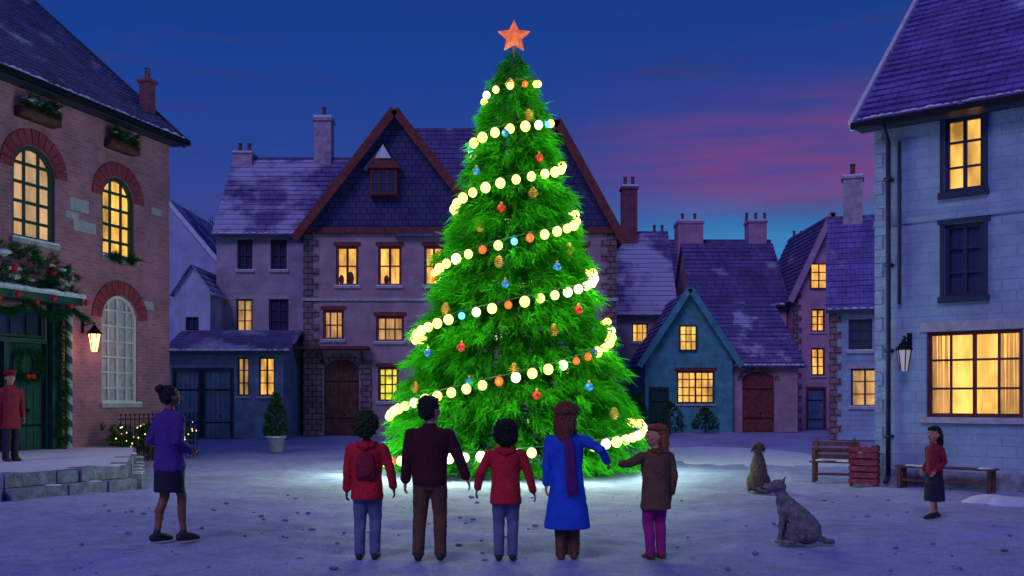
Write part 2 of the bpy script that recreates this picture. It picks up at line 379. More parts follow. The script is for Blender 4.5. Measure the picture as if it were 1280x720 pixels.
# ------------------------------------------------------------------ ground
def ground():
    def axis(a0,a1,step,lo,hi):
        core=np.arange(a0,a1+1e-6,step); out1=lo+(a0-lo)*(1-np.linspace(1,0,14)[:-1]**2.2); out2=a1+(hi-a1)*np.linspace(0,1,14)[1:]**2.2
        return np.concatenate([out1,core,out2])
    xs=axis(-14,14,.13,-500,500); ys=axis(7,34,.13,-120,900)
    X,Y=np.meshgrid(xs,ys); Z=np.zeros_like(X)
    ph=rng.uniform(0,6.28,(40,)); 
    for k in range(40):
        f=rng.uniform(.5,9); a=rng.uniform(0,6.28); Z+=.006/(1+f*.12)*np.sin(X*f*np.cos(a)+Y*f*np.sin(a)+ph[k])
    Z=np.clip(Z,-.03,.025)-.012
    for k in range(260):
        fx,fy=rng.uniform(-9,9),rng.uniform(8,20)
        m=((X-fx)**2/.012+(Y-fy)**2/.03)<1
        Z[m]-=.018
    v=np.stack([X,Y,Z],-1).reshape(-1,3); ny,nx=X.shape
    f=[(j*nx+i,j*nx+i+1,(j+1)*nx+i+1,(j+1)*nx+i) for j in range(ny-1) for i in range(nx-1)]
    me=bpy.data.meshes.new('ground'); me.from_pydata(v.tolist(),[],f); me.polygons.foreach_set('use_smooth',[True]*len(f))
    m=bpy.data.materials.new('trodden_snow'); nt,b=nodes_of(m); L=nt.links
    tc=nt.nodes.new('ShaderNodeTexCoord')
    def nz(s,det=5,r=.6):
        n=nt.nodes.new('ShaderNodeTexNoise'); n.inputs['Scale'].default_value=s; n.inputs['Detail'].default_value=det; n.inputs['Roughness'].default_value=r; L.new(tc.outputs['Object'],n.inputs['Vector']); return n
    n1=nz(.35,4); n2=nz(3.2,5); n3=nz(26,4)
    mx=nt.nodes.new('ShaderNodeMix'); mx.data_type='RGBA'
    ad=nt.nodes.new('ShaderNodeMath'); ad.operation='MULTIPLY_ADD'; ad.inputs[1].default_value=.45; L.new(n2.outputs['Fac'],ad.inputs[0])
    a2=nt.nodes.new('ShaderNodeMath'); a2.operation='MULTIPLY'; a2.inputs[1].default_value=.55; L.new(n1.outputs['Fac'],a2.inputs[0]); L.new(a2.outputs[0],ad.inputs[2])
    mr=nt.nodes.new('ShaderNodeMapRange'); mr.inputs[1].default_value=.4; mr.inputs[2].default_value=.56; L.new(ad.outputs[0],mr.inputs[0])
    L.new(mr.outputs[0],mx.inputs[0]); mx.inputs[6].default_value=(.25,.25,.50,1); mx.inputs[7].default_value=(.36,.38,.72,1)
    r3=nt.nodes.new('ShaderNodeMapRange'); r3.inputs[1].default_value=.36; r3.inputs[2].default_value=.48; r3.inputs[3].default_value=.7; L.new(n3.outputs['Fac'],r3.inputs[0])
    mu=nt.nodes.new('ShaderNodeMix'); mu.data_type='RGBA'; mu.blend_type='MULTIPLY'; mu.inputs[0].default_value=1; L.new(mx.outputs[2],mu.inputs[6]); L.new(r3.outputs[0],mu.inputs[7])
    L.new(mu.outputs[2],b.inputs['Base Color']); b.inputs['Roughness'].default_value=.75
    bp=nt.nodes.new('ShaderNodeBump'); bp.inputs['Strength'].default_value=.6; bp.inputs['Distance'].default_value=.04
    a3=nt.nodes.new('ShaderNodeMath'); a3.operation='ADD'; L.new(n2.outputs['Fac'],a3.inputs[0]); L.new(n3.outputs['Fac'],a3.inputs[1])
    L.new(a3.outputs[0],bp.inputs['Height']); L.new(bp.outputs[0],b.inputs['Normal'])
    me.materials.append(m); o=bpy.data.objects.new('ground',me); COL.objects.link(o)
ground()
mb=MB()
for k in range(170):
    x,y=random.uniform(-7,7),random.uniform(9.5,19); r=random.uniform(.012,.04)
    mb.ball((x,y,r*.2),r,M['blockstone'],6,4,(random.uniform(.8,1.6),random.uniform(.8,1.4),.6))
mb.finish('loose_stones',None,True)

# ------------------------------------------------------------------ LEFT brick house
A=empty('brick_house',(-13.0,25.4,0),math.radians(72.8))
mb=MB()
wA=(.4,1.9,6.0,8.52,.7); wB=(3.76,5.17,6.0,8.4,.65); wC=(3.75,5.35,1.7,4.9,.7); dA=(-1.2,1.55,.45,4.2,0)
wD=(-3.0,-1.5,6.0,8.52,.7)
facade(mb,M['brick'],-8,6.9,0,10.4,[wA,wB,wC,dA,wD])
mb.poly([(6.9,0,0),(6.9,14,0),(6.9,14,10.4),(6.9,7,16.4),(6.9,0,10.4)],M['brick'])
mb.poly([(-8,0,0),(-8,14,0),(-8,14,10.4),(-8,7,16.4),(-8,0,10.4)],M['brick'])
mb.poly([(-8,14,0),(6.9,14,0),(6.9,14,10.4),(-8,14,10.4)],M['brick'])
for (a,b,c,d,r) in (wA,wB,wC,wD): voussoirs(mb,a-.02,b+.02,d-r,r+.02,.42,M['arch'])
for (x,z,w,h) in ((2.45,7.1,.75,.35),(2.6,6.55,.9,.3),(2.3,6.85,.5,.2),(5.6,4.6,.5,.25),(2.2,4.95,.4,.5),(6.0,7.6,.5,.2)): mb.box(x,x+w,-.015,.0,z,z+h,M['sill'])
mb.finish('walls',A)
mb=MB()
window(mb,*wA[:4],3,5,M['litA'],M['greentrim'],wA[4],sill=M['sill'],snow=True,fw=.12,bw=.08)
window(mb,*wB[:4],3,5,M['lit'],M['greentrim'],wB[4],sill=M['sill'],snow=True,fw=.12,bw=.08)
window(mb,*wD[:4],3,5,M['lit'],M['greentrim'],wD[4],sill=M['sill'],snow=True,fw=.12,bw=.08)
window(mb,*wC[:4],4,7,M['curtain'],M['whitetrim'],wC[4],sill=M['sill'],snow=True,fw=.1,bw=.05)
mb.finish('windows',A)
mb=MB()
slope(mb,M['slateA'],(-8.3,-.4,10.05),(15.5,0,0),(0,7.4,6.4),.3,.04,.9)
slope(mb,M['slateA'],(-8.3,14.4,10.05),(15.5,0,0),(0,-7.4,6.4),.6)
mb.beam((-8.3,-.48,10.05),(7.25,-.48,10.05),.14,.16,M['iron'])
mb.beam((7.2,-.42,10.02),(7.2,7,16.4),.1,.3,M['bluetrim'])
mb.beam((-8.3,-.2,9.98),(7.1,-.2,9.98),.45,.1,M['bluetrim'])
snow_lip(mb,(-8.3,-.38,10.2),(7.2,-.38,10.2),r=.06)
mb.finish('roof',A)
mb=MB(); mb.box(6.45,6.8,.45,.8,10.5,11.9,M['chimred']); mb.box(6.39,6.86,.39,.86,11.9,12.0,M['chimred']); mb.lathe((6.62,.62,12.0),[(.12,0),(.09,.1),(.08,.35),(.11,.37),(.05,.37)],M['chimred'],10); mb.finish('chimney',A)
mb=MB()
door(mb,-1.2,.1,3.3,0,M['tealdk'],frame=M['tealdk'],z0=.47)
door(mb,.25,1.55,3.3,0,M['tealdk'],frame=M['tealdk'],z0=.47)
window(mb,-1.2,1.55,3.45,4.2,5,1,M['glass'],M['greentrim'])
for x in (-1.55,1.75): 
    mb.box(x-.16,x+.16,-.2,.0,.47,4.35,M['tealdk'])
mb.box(-1.9,2.1,-.75,-.002,4.35,4.55,M['tealdk']); mb.box(-1.95,2.15,-.8,.0,4.552,4.64,M['snow'])
snow_lip(mb,(-1.9,-.78,4.62),(2.1,-.78,4.62),r=.08,step=.15)
mb.finish('shop_door',A)
mb=MB(); nseg=20; H0=.47; turns=9; rows=160
for j in range(rows):
    for k in range(nseg):
        z0=H0+3.88*j/rows; z1=H0+3.88*(j+1)/rows; a0=2*math.pi*k/nseg; a1=2*math.pi*(k+1)/nseg
        stripe=((a0/(2*math.pi)+turns*j/rows)%1)<.5
        mb.poly([(2.05+.1*math.cos(a0),-.32+.1*math.sin(a0),z0),(2.05+.1*math.cos(a1),-.32+.1*math.sin(a1),z0),(2.05+.1*math.cos(a1),-.32+.1*math.sin(a1),z1),(2.05+.1*math.cos(a0),-.32+.1*math.sin(a0),z1)],M['greentrim'] if stripe else M['sill'])
mb.finish('striped_post',A,True)
cs=[];ds=[]
for k in range(170):
    x=random.uniform(-1.9,2.1); z=4.75+random.uniform(0,.95)*(1-.3*abs(x)/2)
    cs.append((x,random.uniform(-.7,-.1),z)); ds.append((random.uniform(-.5,.5),random.uniform(-1,-.2),random.uniform(-.5,.6)))
for k in range(90):
    x=-1.9+4.0*k/90; cs.append((x,-.83,4.35-.28*abs(math.sin(x*2.2)))); ds.append((0,-.6,-.6))
for k in range(60):
    z=.6+3.7*k/60; cs.append((1.78,-.25,z)); ds.append((random.uniform(-.6,.6),-.6,-.4))
for (x0,x1) in ((.5,1.75),(3.9,5.0)):
    for k in range(40): cs.append((random.uniform(x0,x1),random.uniform(-.3,-.1),9.45+random.uniform(-.05,.25))); ds.append((random.uniform(-.3,.3),-.6,random.uniform(-.6,.5)))
for k in range(26): cs.append((random.uniform(3.8,5.1),-.15,5.98+random.uniform(-.05,.1))); ds.append((0,-.7,random.uniform(-.6,.3)))
for k in range(30):
    a=2*math.pi*k/30; cs.append((.9+.3*math.cos(a),.0,2.7+.3*math.sin(a))); ds.append((math.cos(a)*.5,-.6,math.sin(a)*.5))
cs=np.array(cs); ds=np.array(ds); ds=ds/np.linalg.norm(ds,axis=1)[:,None]
tufts('door_garland',cs,ds,34,.2,.02,M['garland'],A,.6,.2)
mb=MB()
for (x0,x1) in ((.45,1.8),(3.85,5.05)):
    mb.box(x0,x1,-.32,-.002,9.15,9.4,M['brown']); 
    snow_lip(mb,(x0+.1,-.2,9.62),(x1-.1,-.2,9.62),r=.11,step=.2)
for k in range(7): mb.ball((-1.6+.6*k,-.95,4.42-.15*(k%2)),.08,M['garred'])
for k in range(16): mb.ball((random.uniform(-1.8,2.0),random.uniform(-.6,-.2),4.75+random.uniform(0,.75)),random.uniform(.1,.2),M['snow'],10,6,(1.5,.8,.45))
mb.ball((1.15,-.6,5.2),.12,M['garred']); mb.ball((-.2,-.6,5.1),.12,M['garred'])
for s_ in (-1,1): mb.ball((.9+.09*s_,-.12,2.42),.09,M['garred'],8,5,(1.1,.5,.8))
mb.finish('planters_and_baubles',A,True)
def lantern(parent,x,y,z,lit,sc=1):
    mb=MB(); g=M['lampglass'] if lit else M['paleglass']
    mb.beam((x,y,z+.35*sc),(x,y-.35*sc,z+.42*sc),.03,.03,M['iron']); mb.box(x-.05,x+.05,y-.02,y,z+.2*sc,z+.5*sc,M['iron'])
    c=(x,y-.33*sc,z)
    mb.lathe(c,[(.001,-.24*sc),(.07*sc,-.22*sc),(.13*sc,.16*sc)],g,6)
    mb.lathe(c,[(.17*sc,.16*sc),(.15*sc,.2*sc),(.05*sc,.33*sc),(.001,.4*sc)],M['iron'],6)
    for k in range(6):
        a=math.pi*k/3; mb.beam((c[0]+.07*sc*math.cos(a),c[1]+.07*sc*math.sin(a),c[2]-.22*sc),(c[0]+.135*sc*math.cos(a),c[1]+.135*sc*math.sin(a),c[2]+.16*sc),.02,.02,M['iron'])
    mb.finish('wall_lantern',parent)
M['lampglass']=emit('lantern_glass',(1,.50,.18),4,0,sampled=False); M['paleglass']=emit('lantern_pale',(.8,.75,.9),.25,0,sampled=False)
lantern(A,2.95,0,3.45,True,1.25)
def point(name,loc,parent,col,en,rad):
    l=bpy.data.lights.new(name,'POINT'); l.color=col; l.energy=en; l.shadow_soft_size=rad
    o=bpy.data.objects.new(name,l); COL.objects.link(o); o.location=loc; o.parent=parent; return o
point('lantern_lamp',(2.95,-.7,3.45),A,(1,.42,.25),20,.12)

R=empty('iron_railing',(-13.0,25.4,0),math.radians(72.8)); mb=MB()
for k in range(19):
    x=3.2+k*.2; mb.cyl((x,-1.1,0),(x,-1.1,1.35),.014,.014,M['iron'],6); mb.ball((x,-1.1,1.38),.035,M['iron'],6,4)
for z in (.15,1.25): mb.beam((3.1,-1.1,z),(6.9,-1.1,z),.04,.03,M['iron'])
mb.finish('rails',R)
H=empty('hedge_with_fairy_lights',(-13.0,25.4,0),math.radians(72.8))
cs=np.array([(random.uniform(3.1,6.9),random.uniform(-.95,-.45),random.uniform(.1,1.0)) for k in range(190)]); ds=rng.normal(size=(190,3))+np.array([0,-.4,.5]); ds/=np.linalg.norm(ds,axis=1)[:,None]
tufts('hedge_leaves',cs,ds,40,.16,.025,M['shrub'],H,.7,.15)
mb=MB(); M['fairy']=emit('fairy_bulb',(1,.72,.25),2.0,0,sampled=False)
for k in range(40): mb.ball((3.1+k*.095,-1.02+random.uniform(-.1,.05),.7+.25*math.sin(k*.7)+random.uniform(-.1,.2)),.022,M['fairy'],6,4)
mb.finish('fairy_bulbs',H)

S=empty('stone_platform',(0,0,0)); mb=MB()
poly=[(-7.85,20.4),(-9.1,17.9),(-13.5,16.5),(-16.2,19.0),(-12.4,28.6),(-10.6,28.0),(-9.6,25.3)]
mb.poly([(x,y,.44) for x,y in poly],M['blockstone'])
for i in range(len(poly)):
    p=Vector(poly[i]); q=Vector(poly[(i+1)%len(poly)])
    L_=(q-p).length
    for c in range(2):
        t=random.uniform(-.3,0)
        while t<L_:
            w=random.uniform(.45,.85); a=max(0,t); b=min(L_,t+w-.025)
            if b-a>.06:
                u=(q-p).normalized(); nn=Vector((u.y,-u.x)); 
                cen=sum((Vector(z_) for z_ in poly),Vector((0,0)))/len(poly)
                if nn.dot(p-cen)<0: nn=-nn
                o=random.uniform(.02,.09)+(.22 if c==0 else 0); A0=p+u*a; B0=p+u*b
                z0,z1=(-.05,.21) if c==0 else (.222,.46+random.uniform(-.01,.03))
                pts=[A0+nn*o,B0+nn*o,B0-nn*.35,A0-nn*.35]
                mb.hexa([(k.x,k.y,z0) for k in pts]+[(k.x,k.y,z1) for k in pts],M['blockstone'])
                if random.random()<.35:
                    cc=(A0+B0)/2+nn*(o-.12); mb.ball((cc.x,cc.y,z1),.10,M['snow'],12,5,(1.6,1.4,.2))
            t+=w
mb.finish('blocks',S,bevel=.03)
mb=MB(); mb.poly([(x*.985+-.15,y,.475) for x,y in poly],M['snow']); mb.finish('snow_cover',S)

# ------------------------------------------------------------------ shed, terrace, pale house
G_=empty('garage_shed',(-16.1,47,0),0); mb=MB()
gd=[(.25,1.4,0,3.2,0),(1.6,2.9,0,3.2,0),(3.2,3.75,2.0,3.8,0),(4.2,4.95,2.0,3.8,0)]
facade(mb,M['shed'],0,5.35,0,4.15,gd); mb.poly([(0,0,0),(0,5,0),(0,5,4.15),(0,0,4.15)],M['shed']); mb.poly([(5.35,0,0),(5.35,5,0),(5.35,5,4.15),(5.35,0,4.15)],M['shed'])
mb.finish('walls',G_); mb=MB()
window(mb,*gd[2][:4],2,3,M['lit2'],M['bluetrim'],sill=M['sill'],fw=.07,bw=.05); window(mb,*gd[3][:4],2,3,M['lit'],M['bluetrim'],sill=M['sill'],fw=.07,bw=.05)
door(mb,.25,1.4,3.2,0,M['sheddoor'],frame=M['bluetrim']); door(mb,1.6,2.9,3.2,0,M['sheddoor'],frame=M['bluetrim'])
mb.finish('doors_and_windows',G_); mb=MB()
slope(mb,M['slateC'],(-.3,-.4,4.0),(6.0,0,0),(0,3.2,1.25),.35); mb.beam((-.3,-.45,4.0),(5.75,-.45,4.0),.12,.14,M['bluetrim'])
snow_lip(mb,(-.3,-.4,4.13),(5.7,-.4,4.13),r=.08,step=.25)
mb.poly([(5.35,0,4.15),(5.35,2.8,5.2),(5.35,5,4.15)],M['shed']); slope(mb,M['slateC'],(-.3,5.4,4.0),(6.0,0,0),(0,-2.6,1.25),.35)
mb.finish('roof',G_)

h_=side_roof_house('terraced_house',(-16.4,55.5,0),0,9.7,8,11.3,16.1,M['stone2'],M['slateC'],
  [(1.15,2.0,9.0,10.7,2,2,M['glass']),(3.0,3.9,9.0,10.7,2,2,M['glass']),(1.1,2.0,5.6,7.4,2,3,M['lit2']),(2.9,4.0,5.6,7.4,2,3,M['glass']),(1.1,2.0,2.2,4,2,3,M['glass'])],trim=M['bluetrim'])
chimney(5.2,4.1,14,18.9,1.0,M['chim'],1,h_)
chimney(.5,4.0,14.4,16.6,1.1,M['chim'],2,h_)

def front_gable(mb,wall,x0,x1,y,z0,zp,xp=None):
    xp=(x0+x1)/2 if xp is None else xp
    mb.poly([(x0,y,z0),(x1,y,z0),(xp,y,zp)],wall)
def gable_roof(mb,m,x0,x1,xp,z0,zp,y0,y1,ov=.3,course=.35):
    sl=(zp-z0)/(xp-x0); sr=(zp-z0)/(x1-xp)
    slope(mb,m,(x0-ov,y1,z0-ov*sl),(0,y0-y1,0),(xp-x0+ov,0,zp-z0+ov*sl),course)
    slope(mb,m,(x1+ov,y0,z0-ov*sr),(0,y1-y0,0),(xp-x1-ov,0,zp-z0+ov*sr),course)
P_=empty('pale_cottage',(-25,62.5,0)); mb=MB()
ops=[(4.3,5.2,6.2,7.6,0),(4.3,5.2,2.5,4.2,0)]
facade(mb,M['palewall'],0,6.6,0,10.6,ops); front_gable(mb,M['palewall'],0,6.6,0,10.6,14.4,3.3); mb.poly([(6.6,0,0),(6.6,9,0),(6.6,9,10.6),(6.6,0,10.6)],M['palewall'])
for o_ in ops: window(mb,*o_[:4],2,2,M['glass'],M['bluetrim'],sill=M['sill'])
mb.finish('walls',P_); mb=MB(); gable_roof(mb,M['slateC'],0,6.6,3.3,10.6,14.5,-.3,9)
for a,b in (((-.3,-.35,10.25),(3.3,-.35,14.5)),((6.9,-.35,10.25),(3.3,-.35,14.5))): mb.beam(a,b,.12,.25,M['snow'])
mb.finish('roof',P_)
P2=empty('pale_outbuilding',(-17.9,53,0)); mb=MB()
facade(mb,M['palewall'],0,1.9,0,7.6,[(.6,1.3,5.0,6.2,0)]); front_gable(mb,M['palewall'],0,1.9,0,7.6,8.9); mb.poly([(1.9,0,0),(1.9,5,0),(1.9,5,7.6),(1.9,0,7.6)],M['palewall']); window(mb,.6,1.3,5.0,6.2,2,2,M['glass'],M['bluetrim'],sill=M['sill'])
mb.finish('walls',P2); mb=MB(); gable_roof(mb,M['slateC'],0,1.9,.95,7.6,8.95,-.25,5,.2); mb.finish('roof',P2)

# ------------------------------------------------------------------ central gabled house
E=empty('gabled_timber_house',(-10.4,50,0)); mb=MB()
W=[(1.6,2.72,7.5,9.5,2,2,M['lit']),(3.7,4.88,7.5,9.5,2,2,M['lit']),(6.0,7.0,7.5,9.5,2,2,M['lit']),(8.2,9.3,7.5,9.5,2,2,M['lit2']),(13.2,14.2,7.5,9.5,2,2,M['glass']),
   (.95,2.0,4.8,6.3,3,2,M['lit2']),(3.6,5.0,4.7,6.0,3,2,M['lit2']),(6.4,7.6,4.7,6.0,3,2,M['glass']),(13.0,14.3,4.5,6.0,3,2,M['lit2']),
   (3.7,4.75,1.7,3.45,3,4,M['litgreen']),(6.1,7.3,1.7,3.45,3,4,M['lit']),(12.8,14.3,1.6,3.4,3,4,M['lit'])]
ops=[(a[0],a[1],a[2],a[3],0) for a in W]+[(1.0,2.75,0,3.85,.6)]
facade(mb,M['stone'],0,15.6,0,10.2,ops)
for x in (0,15.6): mb.poly([(x,0,0),(x,10,0),(x,10,10.2),(x,0,10.2)],M['stone'])
mb.poly([(0,10,0),(15.6,10,0),(15.6,10,10.2),(0,10,10.2)],M['stone'])
for (a,b,zp) in ((0,9.2,16.1),(9.6,15.6,15.6)): front_gable(mb,M['stone'],a,b,10,10.2,zp)
for k in range(29):
    q=.75 if k%2 else .45; mb.box(-.03,q,-.04,.1,k*.35,k*.35+.33,M['quoin']); mb.box(15.6-q,15.63,-.04,.1,k*.35,k*.35+.33,M['quoin'])
for k in range(11):
    for (a,b) in ((.35,.95),(2.8,3.4)): mb.box(a+(k%2)*.08,b,-.045,.0,k*.35,k*.35+.32,M['quoin'])
mb.box(-.1,15.7,-.1,0,6.75,6.9,M['sill']); 
mb.finish('walls',E); mb=MB()
for a in W: window(mb,a[0],a[1],a[2],a[3],a[4],a[5],a[6],M['timber'],sill=M['sill'],lintel=M['timber'],fw=.13,bw=.07,snow=True)
mb.finish('windows',E)
mb=MB()
for (x,z) in ((2.3,7.5),(1.85,7.5),(4.1,7.5),(6.7,7.5)):
    hh=random.uniform(.5,.9); mb.ball((x,.162,z+.15+hh*.3),hh*.45,M['brown'],10,6,(.5,.01,1)) 
mb.finish('window_plants',E,True)
mb=MB(); door(mb,1.0,2.75,3.85,.6,M['brown']); voussoirs(mb,.98,2.77,3.25,.62,.3,M['quoin'],n=9)
mb.finish('arched_door',E)
mb=MB(); mb.beam((-.6,-.5,4.35),(3.3,-.5,4.35),1.0,.12,M['timber']); mb.beam((-.6,-.5,4.43),(3.3,-.5,4.43),.9,.04,M['slateB'])
for x in (-.3,1,3): mb.beam((x,-.03,3.6),(x,-.9,4.28),.1,.1,M['timber'])
mb.finish('door_canopy',E)
mb=MB()
slope(mb,M['slateB'],(4.6,-.3,9.9),(8.0,0,0),(0,5.3,6.7),.4); slope(mb,M['slateB'],(4.6,10.3,9.9),(8.0,0,0),(0,-5.3,6.7),.5)
mb.beam((4.3,5,16.65),(12.8,5,16.65),.25,.15,M['slateB'])
for xx in (4.6,12.6): mb.poly([(xx,-.3,9.9),(xx,10.3,9.9),(xx,5,16.6)],M['slateB'])
for (a,b,zp) in ((0,9.2,16.1),(9.6,15.6,15.6)):
    c=(a+b)/2
    front_gable(mb,M['tilehung'],a,b,-.06,10.25,zp,c)
    gable_roof(mb,M['slateB'],a,b,c,10.2,zp,-.6,10.3,.3,.4)
    s=(zp-10.2)/(c-a)
    for sx in (a-.35,b+.35):
        mb.beam((sx,-.68,10.2-.35*s),(c,-.68,zp+.02),.14,.42,M['timber'])
    mb.beam((a-.1,-.12,10.25),(b+.1,-.12,10.25),.2,.28,M['timber'])
mb.finish('roof',E)
mb=MB()
mb.box(3.35,4.75,-.5,-.07,11.9,13.3,M['timber']); mb.box(3.45,4.65,-.56,-.501,12.0,13.1,M['glass'])
for x in (3.45,3.85,4.25,4.65): mb.box(x-.04,x+.04,-.62,-.561,12.0,13.2,M['timber'])
for z in (12.0,12.55,13.1): mb.box(3.4,4.7,-.61,-.56,z-.035,z+.035,M['timber'])
mb.poly([(3.2,-.75,13.25),(4.9,-.75,13.25),(4.05,-.75,14.3)],M['timber'])
mb.poly([(3.1,-.8,13.2),(4.05,-.8,14.4),(4.05,-.07,14.4),(3.1,-.07,13.2)],M['snow']); mb.poly([(5.0,-.8,13.2),(4.05,-.8,14.4),(4.05,-.07,14.4),(5.0,-.07,13.2)],M['snow'])
mb.poly([(3.65,-.83,13.7),(4.45,-.83,13.7),(4.05,-.83,14.38)],M['snow'])
mb.finish('gable_dormer',E)

# ------------------------------------------------------------------ right-hand distant houses
h_=side_roof_house('stone_house',(6.0,62.5,0),0,4.2,8,7.5,12.9,M['stone2'],M['slateC'],[(1.5,2.5,5.4,6.6,3,2,M['lit']),(1.4,2.5,2.2,3.8,3,2,M['lit2'])],quoins=True)
chimney(1.75,3.8,12,16.2,1.0,M['chimred'],2,h_,'brick_chimney')
h_=side_roof_house('terraced_house',(9.0,74,0),0,11,8,9.5,14.2,M['pinkwall'],M['slateB'],[(1,1.9,6.3,8,2,2,M['glass']),(3.5,4.4,6.3,8,2,2,M['glass']),(6,6.9,6.3,8,2,2,M['glass'])])
chimney(4.6,3.0,11,15.8,1.9,M['pinkwall'],2,h_); chimney(10.0,4.0,12,16.0,1.4,M['pinkwall'],3,h_); chimney(2.4,4.0,12,15.0,1.2,M['pinkwall'],2,h_)
h_=side_roof_house('terraced_house',(20,80,0),0,9,8,9.0,13.4,M['pinkwall'],M['slateC'],[(1,1.9,6.3,8,2,2,M['lit2']),(3.5,4.4,6.3,8,2,2,M['glass'])])
chimney(4.0,4.0,12,15.6,1.2,M['pinkwall'],2,h_)
h_=side_roof_house('pink_house',(11.4,62.6,0),0,5.8,8,8.0,12.1,M['pinkwall'],M['slateB'],[(3.9,4.7,5.2,6.6,2,2,M['glass'])])
K_=empty('gabled_house',(17.3,61.5,0)); mb=MB()
W=[(1.1,1.95,8.4,9.9,2,3,M['lit']),(1.1,1.95,6.0,7.4,2,3,M['lit']),(1.1,1.95,3.3,5.0,2,3,M['lit'])]
facade(mb,M['pinkwall'],0,3.8,0,8.4,[(a[0],a[1],a[2],min(a[3],8.4),0) for a in W[1:]]+[(.9,1.9,0,2.5,0)])
front_gable(mb,M['pinkwall'],0,3.8,0,8.4,13.2,2.3)
mb.poly([(0,0,0),(0,9,0),(0,9,8.4),(0,0,8.4)],M['pinkwall']); mb.poly([(3.8,0,0),(3.8,9,0),(3.8,9,8.4),(3.8,0,8.4)],M['pinkwall'])
for k in range(24): mb.box(-.02,.5 if k%2 else .3,-.04,.05,k*.35,k*.35+.32,M['quoin'])
mb.finish('walls',K_); mb=MB()
for a in W[1:]: window(mb,*a[:4],a[4],a[5],a[6],M['timber'],sill=M['sill'],fw=.1,bw=.06)
a=W[0]; mb.box(a[0]-.1,a[1]+.1,-.1,-.003,a[2]+.2,a[3]+.3,M['timber']); mb.box(a[0],a[1],-.14,-.101,a[2]+.3,a[3]+.2,M['lit'])
mb.box(1.48,1.56,-.17,-.141,a[2]+.3,a[3]+.2,M['timber'])
for z in (9.1,9.6): mb.box(a[0],a[1],-.165,-.142,z,z+.06,M['timber'])
door(mb,.9,1.9,2.5,0,M['sheddoor']); mb.finish('windows_and_door',K_)
mb=MB(); gable_roof(mb,M['slateB'],0,3.8,2.3,8.4,13.2,-.35,9,.3)
mb.beam((-.3,-.42,7.8),(2.3,-.42,13.25),.12,.35,M['pinkwall']); mb.beam((4.1,-.42,7.5),(2.3,-.42,13.25),.12,.35,M['pinkwall']); mb.finish('roof',K_)

C_=empty('teal_cottage',(7.4,55.5,0)); mb=MB()
W=[(1.75,3.85,1.6,3.4,6,4,M['lit'])]
facade(mb,M['teal'],0,4.85,0,4.2,[(1.75,3.85,1.6,3.4,0),(.3,1.2,0,2.4,0)]); front_gable(mb,M['teal'],0,4.85,0,4.2,7.9,2.4)
facade(mb,M['stone'],4.85,8.6,0,3.8,[(5.5,7.3,0,3.4,.5)],y=.5)
mb.poly([(0,0,0),(0,7,0),(0,7,4.2),(0,0,4.2)],M['teal']); mb.poly([(4.85,0,0),(4.85,.5,0),(4.85,.5,4.2),(4.85,0,4.2)],M['teal']); mb.poly([(8.6,.5,0),(8.6,7,0),(8.6,7,3.8),(8.6,.5,3.8)],M['stone'])
for k in range(20):
    x=.12+k*.243
    if 1.6<x<4.0: mb.box(x,x+.03,-.02,-.0,3.62,4.2,M['teal'])
    else: mb.box(x,x+.03,-.02,-.0,2.5 if x<1.35 else 0,4.2,M['teal'])
mb.finish('walls',C_); mb=MB()
window(mb,*W[0],M['bluetrim'],sill=M['sill'],lintel=M['timber'],fw=.1,bw=.06)
mb.box(1.85,2.85,-.12,-.003,4.5,5.95,M['tealdk']); mb.box(1.95,2.75,-.16,-.121,4.6,5.85,M['lit'])
for x in (2.2,2.48): mb.box(x,x+.05,-.19,-.161,4.6,5.85,M['tealdk'])
for z in (5.0,5.4): mb.box(1.95,2.75,-.185,-.162,z,z+.05,M['tealdk'])
door(mb,.3,1.2,2.4,0,M['tealdk'],frame=M['bluetrim']); door(mb,5.5,7.3,3.4,.5,M['timber'],y=.5); voussoirs(mb,5.48,7.32,2.9,.52,.28,M['quoin'],y=.5,n=9)
mb.finish('windows_and_doors',C_); mb=MB()
gable_roof(mb,M['slateA'],0,4.85,2.4,4.2,7.9,-.4,7,.35)
mb.beam((-.4,-.48,3.65),(2.4,-.48,7.95),.1,.34,M['teal']); mb.beam((5.25,-.48,3.65),(2.4,-.48,7.95),.1,.34,M['teal'])
slope(mb,M['slateA'],(4.4,.1,3.6),(4.6,0,0),(-0.9,3.6,3.9),.35)
mb.poly([(9.0,.1,3.62),(9.0,7.4,3.62),(8.1,3.7,7.5)],M['slateA'])
mb.beam((2.4,3.7,7.6),(8.1,3.7,7.55),.2,.14,M['slateB'])
snow_lip(mb,(4.9,.08,3.75),(8.9,.08,3.75),r=.08,step=.25)
mb.finish('roof',C_)
h_=side_roof_house('corner_house',(14.3,45,0),math.radians(-18.5),6,9,6.1,10.7,M['bluewall'],M['slateD'],[(.8,1.8,4.0,5.4,2,3,M['glass']),(.9,2.1,1.5,3.2,2,3,M['lit2'])],quoins=True)
chimney(1.0,4.5,10,12.9,.9,M['chim'],1,h_)

